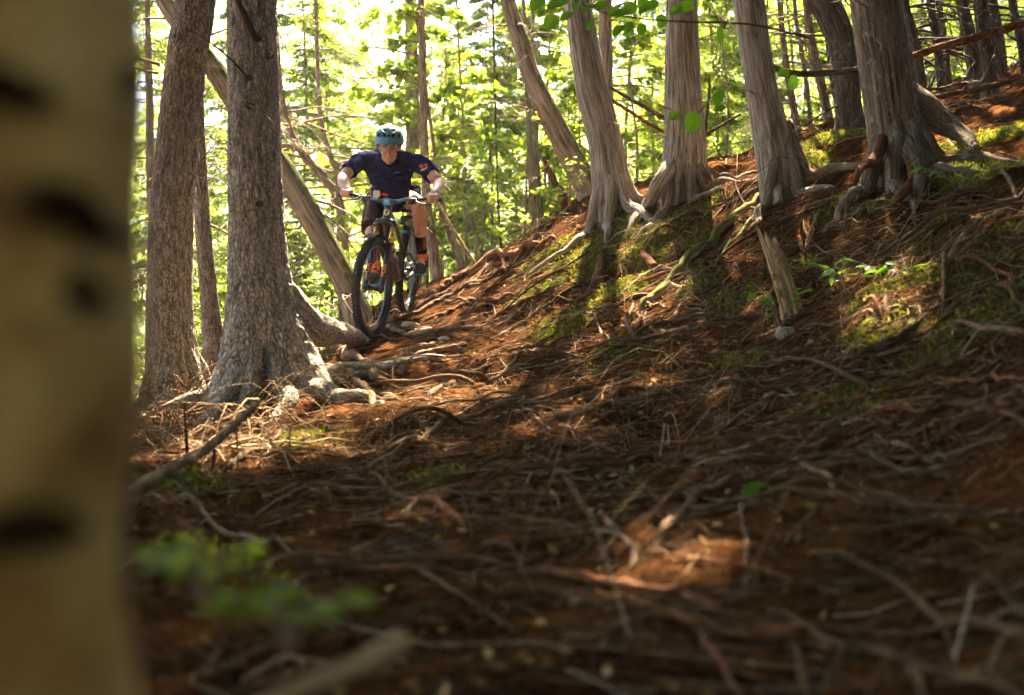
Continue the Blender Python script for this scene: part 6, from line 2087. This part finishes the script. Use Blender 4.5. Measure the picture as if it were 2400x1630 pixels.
face = (np.abs(loc[:, 0]) < .09) & (loc[:, 1] < .0) & (loc[:, 2] > -.14) & (loc[:, 2] < .06)
stub = np.clip((-.044 - loc[:, 2]) / .02, 0, 1) * .22 * (np.abs(loc[:, 0]) < .075)
stub = np.maximum(stub, .42 * np.exp(-((loc[:, 2] + .052) / .007) ** 2) * np.clip(1 - np.abs(loc[:, 0]) / .034, 0, 1))
stub = np.maximum(stub, .35 * np.exp(-((loc[:, 2] + .098) / .016) ** 2) * np.clip(1 - np.abs(loc[:, 0]) / .03, 0, 1))
brow = .85 * np.exp(-((loc[:, 2] - .034) / .0055) ** 2) * ((np.abs(loc[:, 0]) > .014) & (np.abs(loc[:, 0]) < .052))
shade[face] = np.maximum(stub, brow)[face]
lip[face] = (np.exp(-((loc[:, 2] + .068) / .009) ** 2) * np.clip(1.2 - np.abs(loc[:, 0]) / .022, 0, 1))[face]
mbr = MB().add(V, Q)
if T3:
    mbr.Ft.append(np.array(T3)); mbr.Mt.append(np.zeros(len(T3)))
body = mbr.build('body', M['skin'], rider, attr={'shade': shade, 'lip': lip})


def rpart(name, mat, V, Q, T3=None, parent=None, smooth=True, shell=0):
    mb_ = MB().add(V, Q)
    if T3:
        mb_.Ft.append(np.array(T3)); mb_.Mt.append(np.zeros(len(T3)))
    return mb_.build(name, mat, parent or rider, smooth)


# eyes
for s_ in (-1, 1):
    V2, f2 = ellipsoid(hd((s_ * .031, -.083, .010)), (.0125, .0118, .0058), 14, 10, HR)
    e = rpart('eye', M['eye'], V2, f2)
    V2, f2 = ellipsoid(hd((s_ * .031, -.0930, .0095)), (.0058, .003, .0050), 10, 8, HR)
    rpart('iris', M['iris'], V2, f2, parent=e)

# t-shirt
ts = [limb([NECK + [0, .055, -.045], CHEST + [0, .01, .0], CHEST * .55 + PELV * .45 + [0, 0, -.035], CHEST * .2 + PELV * .8 + [0, -.03, -.015]], [.115, .165, .158, .155], 24)]
ts += [ellipsoid(CHEST + [0, .0, -.045], (.185, .14, .13), 20, 14)]
ts += [limb([CHEST + [0, -.03, -.06], P(915, 440, 8.98), P(917, 452, 9.1)], [.15, .148, .145], 24)]
for s_ in (-1, 1):
    ue = SH[s_] + (EL[s_] - SH[s_]) * .68
    ts += [cap_(SH[s_] + [-s_ * .02, .01, .0], CHEST + [s_ * .05, .02, .04], .070, .11)]
    ts += [limb([SH[s_] + [-s_ * .03, 0, .002], SH[s_] * .5 + ue * .5 + [0, 0, .006], ue], [.070, .067, .066], 20)]
ts += [tube(np.array([hd((0, .06, -.115)), NECK + [0, .03, -.01]]), [.075, .095], 20, 6)[:2]]
V, Q, T3 = remesh(ts, .009, 10)
nrmls = None
fo = .008 * fbm(V * np.array([16, 16, 9]) + 3.3, 3, 5) + .007 * np.sin((V[:, 0] * 26 + V[:, 2] * 46) + 4 * fbm(V * 8, 2, 9))
cv = nrm(V - (CHEST + [0, .05, -.02]))
V = V + cv * fo[:, None]
shirt = rpart('t_shirt', M['shirt'], V, Q, T3)

# shorts
so = [limb([PELV + [0, .04, .0], PELV + [0, -.05, -.01]], [.15, .155], 20)]
for s_, e_ in ((-1, .93), (1, .50)):
    hp, kn_ = HIP[s_], KNEE[s_]
    en = hp + (kn_ - hp) * e_
    so += [limb([hp + [0, .03, 0], hp * .5 + en * .5, en], [.125, .112, .094 if s_ > 0 else .098], 20)]
V, Q, T3 = remesh(so, .009, 8)
V = V + nrm(V - PELV) * (.006 * fbm(V * np.array([14, 14, 10]), 3, 15))[:, None]
rpart('shorts', M['shorts'], V, Q, T3)

# hip pack
hp_ = P(972, 447, 9.22)
V2, f2 = ellipsoid(hp_, (.05, .09, .045), 16, 12, p=.7)
pk = rpart('hip_pack', M['strap'], V2, f2)
V2, f2 = ellipsoid(P(976, 446, 9.13), (.022, .008, .012), 10, 8, p=.6)
rpart('buckle', M['dull_steel'], V2, f2, parent=pk)

# socks and shoes
for s_ in (-1, 1):
    kn_, an = KNEE[s_], ANK[s_]
    d = nrm(kn_ - an)
    tp = an + d * .165
    V2, f2, b2 = tube(np.array([tp + d * .002, tp, an + d * .08, an + d * .02, an - [0, 0, .02]]), [.040, .0425, .041, .0405, .042], 24, 16)
    sk = rpart('sock', M['sock'], V2, f2)
    rt = nrm(np.cross(d, FWD))
    rt = rt if rt[0] > 0 else -rt
    for k in range(5):
        c1 = an + d * (.045 + .022 * k)
        a_ = np.linspace(R(10), R(75), 8)
        pts_ = [c1 + .0428 * (math.cos(a) * FWD + math.sin(a) * rt * (1 if s_ > 0 else 1)) + d * (.022 * a) for a in a_]
        V2, f2, b2 = tube(np.array(pts_), [.002, .0042, .0045, .0042, .002], 6, 10, flat=.6)
        rpart('stripe', M['sock_orange'], V2, f2, parent=sk)
    ball = PEDW[s_] + UPB * .014
    heel = ball - FWD * .17
    up = UPB
    ss = [tube(np.array([heel + up * .012, heel + FWD * .08 + up * .012, ball + up * .012, ball + FWD * .09 + up * .02, ball + FWD * .115 + up * .026]), [.032, .034, .046, .040, .018], 16, 20, flat=1)[:2]]
    ss += [limb([heel + up * .03 + FWD * .015, heel + up * .06 + FWD * .10, ball + up * .040, ball + FWD * .07 + up * .034, ball + FWD * .11 + up * .03], [.036, .044, .043, .036, .018], 18)]
    ss += [limb([an + d * .02, an - [0, 0, .03], heel + up * .04 + FWD * .04], [.043, .046, .040], 18)]
    V, Q, T3 = remesh(ss, .006, 5)
    lowest = ((V - ball) @ up)
    V = V - up[None] * np.minimum(lowest, 0)[:, None]
    so_ = rpart('shoe', M['shoe'], V, Q, T3)
    # sole
    pr = np.array([[-.035, -.17], [.035, -.17], [.042, -.06], [.053, .02], [.046, .085], [.02, .118], [-.02, .118], [-.046, .085], [-.053, .02], [-.042, -.06]])
    lo_ = np.array([ball + RTB * q[0] + FWD * q[1] + up * (.0 if q[1] < .08 else .010) for q in pr])
    hi_ = lo_ + up * .016
    Vs = np.vstack([lo_, hi_, [lo_.mean(0)], [hi_.mean(0)]])
    fq = np.array([[i, (i + 1) % 10, 10 + (i + 1) % 10, 10 + i] for i in range(10)])
    ft = [[(i + 1) % 10, i, 20] for i in range(10)] + [[10 + i, 10 + (i + 1) % 10, 21] for i in range(10)]
    rpart('sole', M['sole'], Vs, fq, ft, so_, False)
    # laces
    for k in range(6):
        f_ = .075 - .022 * k
        c1 = ball + FWD * (f_ - .055) + up * (.078 + .014 * k if k > 1 else .070 + .012 * k)
        pts_ = [c1 - RTB * .034 - up * .018, c1 - RTB * .012 + up * .004, c1 + RTB * .012 + up * .004, c1 + RTB * .034 - up * .018]
        V2, f2, b2 = tube(np.array(pts_) + FWD * .004 * (k % 2), .0065, 6, 10, flat=.7)
        rpart('lace', M['lace'], V2, f2, parent=so_)
    V2, f2, b2 = tube(np.array([an + FWD * .045 - [0, 0, .01] - RTB * .035, an + FWD * .06 - [0, 0, .005], an + FWD * .045 - [0, 0, .01] + RTB * .035]), [.012, .016, .012], 8, 10, flat=.6)
    rpart('shoe_tongue', M['lace'], V2, f2, parent=so_)

# helmet: shell with pressed-in vents, brim in front
nu, nv = 120, 56
u = np.linspace(0, 2 * np.pi, nu, endpoint=False)      # 0 = +x, -90 = front
w = np.linspace(0, 1, nv)
UU, WW = np.meshgrid(u, w)
front = np.clip(-np.sin(UU), 0, 1)
back = np.clip(np.sin(UU), 0, 1)
low = -.10 + .34 * front ** 2 - .28 * back               # lower edge latitude
lat = low + (np.pi / 2 - .01 - low) * WW
rx, ry, rz = .113, .142, .120
X, Yh, Z = rx * np.cos(lat) * np.cos(UU), ry * np.cos(lat) * np.sin(UU), rz * np.sin(lat)
prs = np.zeros_like(X)
def vent(cx_, cz_, a, b_, n_=4):
    global prs
    fr_ = Yh < .02
    k = (np.abs((X - cx_) / a) ** n_ + np.abs((Z - cz_) / b_) ** n_)
    prs = np.maximum(prs, np.where(fr_, np.clip((1.25 - k) / .35, 0, 1), 0))
for s_ in (-1, 1):
    vent(s_ * .034, .098, .013, .006)
    vent(s_ * .037, .070, .015, .011)
    vent(s_ * .078, .058, .009, .014)
vent(0, .070, .007, .007)
ridge = .004 * np.cos(X / .108 * 9) * np.sin(lat)
sc2 = 1 + ridge / .1 - prs * .20
X, Yh, Z = X * sc2, Yh * sc2, Z * sc2
# brim
br_ = np.clip(1 - WW * 5, 0, 1) ** .8 * front ** 1.2
Yh = Yh - .042 * br_
Z = Z - .006 * br_
Vh = np.stack([X, Yh + .012, Z + .052], -1).reshape(-1, 3)
fq = ringfaces(nv, nu)
mi = (prs.reshape(-1)[fq].mean(1) > .5).astype(int)
HV = hd(Vh)
mbh = MB()
mbh.add(HV, fq[mi == 0], mi=0)
mbh.Fq.append(fq[mi == 1]); mbh.Mq.append(np.ones((mi == 1).sum()))
inner = hd(Vh * np.array([.9, .9, .9]) + [0, 0, .002])
mbh.add(inner, fq[:, ::-1], mi=1)
edge = np.array([[i, (i + 1) % nu, mbh.n - nu * nv + (i + 1) % nu, mbh.n - nu * nv + i] for i in range(nu)])
mbh.Fq.append(edge); mbh.Mq.append(np.ones(nu))
helm = mbh.build('helmet', [M['helmet'], M['vent']], rider)
V2, f2 = ellipsoid(hd((0, -.122, .098)), (.008, .003, .008), 12, 8, HR)
rpart('helmet_emblem', M['dull_steel'], V2, f2, parent=helm)
for s_ in (-1, 1):
    V2, f2, b2 = tube(np.array([hd((s_ * .086, -.01, .045)), hd((s_ * .088, -.004, .0)), hd((s_ * .075, -.012, -.05)), hd((s_ * .045, -.03, -.105)), hd((0, -.045, -.125))]), .0045, 6, 20, flat=.35)
    rpart('chin_strap', M['strap'], V2, f2, parent=helm)
# hair at the temples and nape
V2, f2 = ellipsoid(hd((0, .022, .025)), (.084, .092, .075), 24, 14, HR)
keep_ = f2
rpart('hair', M['hair'], V2, f2)
# glasses
gz = .010
fr = []
for s_ in (-1, 1):
    th = np.linspace(0, 2 * np.pi, 24)
    rim_ = np.array([hd((s_ * .033 + .027 * math.copysign(abs(math.cos(t)) ** .7, math.cos(t)), -.112 + .018 * abs(s_ * .033 + .027 * math.cos(t)) / .06, gz + .018 * math.copysign(abs(math.sin(t)) ** .7, math.sin(t)))) for t in th])
    fr.append(tube(rim_, .0019, 6, 60)[:2])
    fr.append(tube(np.array([hd((s_ * .060, -.094, gz + .008)), hd((s_ * .078, -.05, gz + .01)), hd((s_ * .082, .0, gz + .008))]), .0018, 6, 12)[:2])
fr.append(tube(np.array([hd((-.007, -.113, gz + .006)), hd((0, -.116, gz + .009)), hd((.007, -.113, gz + .006))]), .0019, 6, 8)[:2])
mbg = MB()
for a in fr: mbg.add(*a)
gls = mbg.build('glasses', M['glasses'], rider)
for s_ in (-1, 1):
    th = np.linspace(0, 2 * np.pi, 20, endpoint=False)
    pl = [hd((s_ * .033 + .026 * math.copysign(abs(math.cos(t)) ** .7, math.cos(t)), -.112 + .018 * abs(s_ * .033 + .026 * math.cos(t)) / .06, gz + .017 * math.copysign(abs(math.sin(t)) ** .7, math.sin(t)))) for t in th]
    pl = np.array(pl + [np.mean(pl, 0)])
    o = rpart('lens', M['lens'], pl, np.zeros((0, 4), int), [[i, (i + 1) % 20, 20] for i in range(20)], gls)
# watch on the right-hand wrist of the picture
w0, w1 = GRIP[1]
gc = (w0 + w1) / 2
wr = gc + np.array([.008, .060, .034])
ad = nrm(EL[1] - wr)
pw = wr + ad * .028
t_, e1_, e2_ = frames(np.array([pw - ad * .01, pw, pw + ad * .01]))
rg = np.array([pw + .0325 * (math.cos(t) * e1_[1] + math.sin(t) * e2_[1]) for t in np.linspace(0, 2 * np.pi, 25)])
V2, f2, b2 = tube(rg, .009, 8, 50, flat=.35)
V2, f2, b2 = tube(np.array([pw - ad * .010, pw - ad * .009, pw + ad * .009, pw + ad * .010]), [.030, .0325, .0325, .030], 20, 4, smooth=False)
wt = rpart('watch', M['strap'], V2, f2)
V2, f2 = ellipsoid(pw + nrm(np.array([-.15, -.6, .8])) * .033, (.017, .015, .011), 14, 10)
rpart('watch_face', M['dull_steel'], V2, f2, parent=wt)

# prints on the shirt: shapes laid on the cloth
bvh = BVHTree.FromObject(shirt, bpy.context.evaluated_depsgraph_get())
LOC = np.array(rider.location)


def on_shirt(px, py, lift=.003):
    d = nrm(P(px, py, 1.0))
    hit = bvh.ray_cast(Vector(-LOC), Vector(d))
    if hit[0] is None:
        return None
    return np.array(hit[0]) + np.array(hit[1]) * lift + LOC


def stamp(name, mat, poly, par=shirt):
    """filled outline in photograph pixels, carried onto the cloth"""
    pts_ = [on_shirt(*q) for q in poly]
    cen_ = on_shirt(*np.mean(np.array(poly), 0))
    if any(p is None for p in pts_) or cen_ is None:
        return
    n_ = len(pts_)
    V_ = np.array(pts_ + [cen_])
    mb_ = MB().add(V_, np.array([[i, (i + 1) % n_, n_] for i in range(n_)]))
    mb_.build(name, mat, par)


leafp = [(0, 1), (.3, .55), (.62, .75), (.55, .3), (1, .15), (.6, -.15), (.65, -.5), (.1, -.35), (0, -.9), (-.1, -.35), (-.65, -.5), (-.6, -.15), (-1, .15), (-.55, .3), (-.62, .75), (-.3, .55)]
stamp('sleeve_print', M['red'], [(988 + 7 * x, 391 - 7 * y) for x, y in leafp])
stamp('sleeve_print', M['red'], [(998 + 5 * x, 388 - 5 * y) for x, y in leafp])
for k, (x, y, w_, h_) in enumerate([(986.5, 400.5, 1.6, 5), (989, 399.2, 1.6, 4), (991.5, 398, 1.6, 5), (995, 397, 1.5, 5), (998, 395.5, 3, 1.5), (1000, 394, 1.5, 4.5)]):
    stamp('sleeve_lettering', M['white'], [(x, y - h_ / 2), (x + w_, y - h_ / 2 - .6), (x + w_, y + h_ / 2 - .6), (x, y + h_ / 2)])
for k in range(5):
    x = 925 + 2.8 * k
    stamp('chest_lettering', M['white'], [(x, 404.3), (x + 1.7, 404.3), (x + 1.7, 405.8), (x, 405.8)])
for q in [[(878, 450), (885, 448), (888, 452), (882, 455)], [(892, 453), (900, 452), (912, 457), (908, 461), (896, 458)]]:
    stamp('hem_print', M['red'], q)
HAZE = .0010
# ------------------------------------------------------------------ sunlit air between the trees
m = bpy.data.materials.new('forest_air')
m.use_nodes = True
nt = m.node_tree
nt.nodes.clear()
out = nt.nodes.new('ShaderNodeOutputMaterial')
pv = nt.nodes.new('ShaderNodeVolumePrincipled')
pv.inputs['Color'].default_value = (.96, .97, .93, 1)
pv.inputs['Density'].default_value = HAZE
pv.inputs['Anisotropy'].default_value = .35
nt.links.new(pv.outputs[0], out.inputs['Volume'])
V, f = box((0, 110, 5), (500, 460, 44))
hz = MB().add(V, f).build('haze', m, smooth=False)
tag(hz, 'pale sunlit haze hanging in the wood', 'haze', kind='stuff')
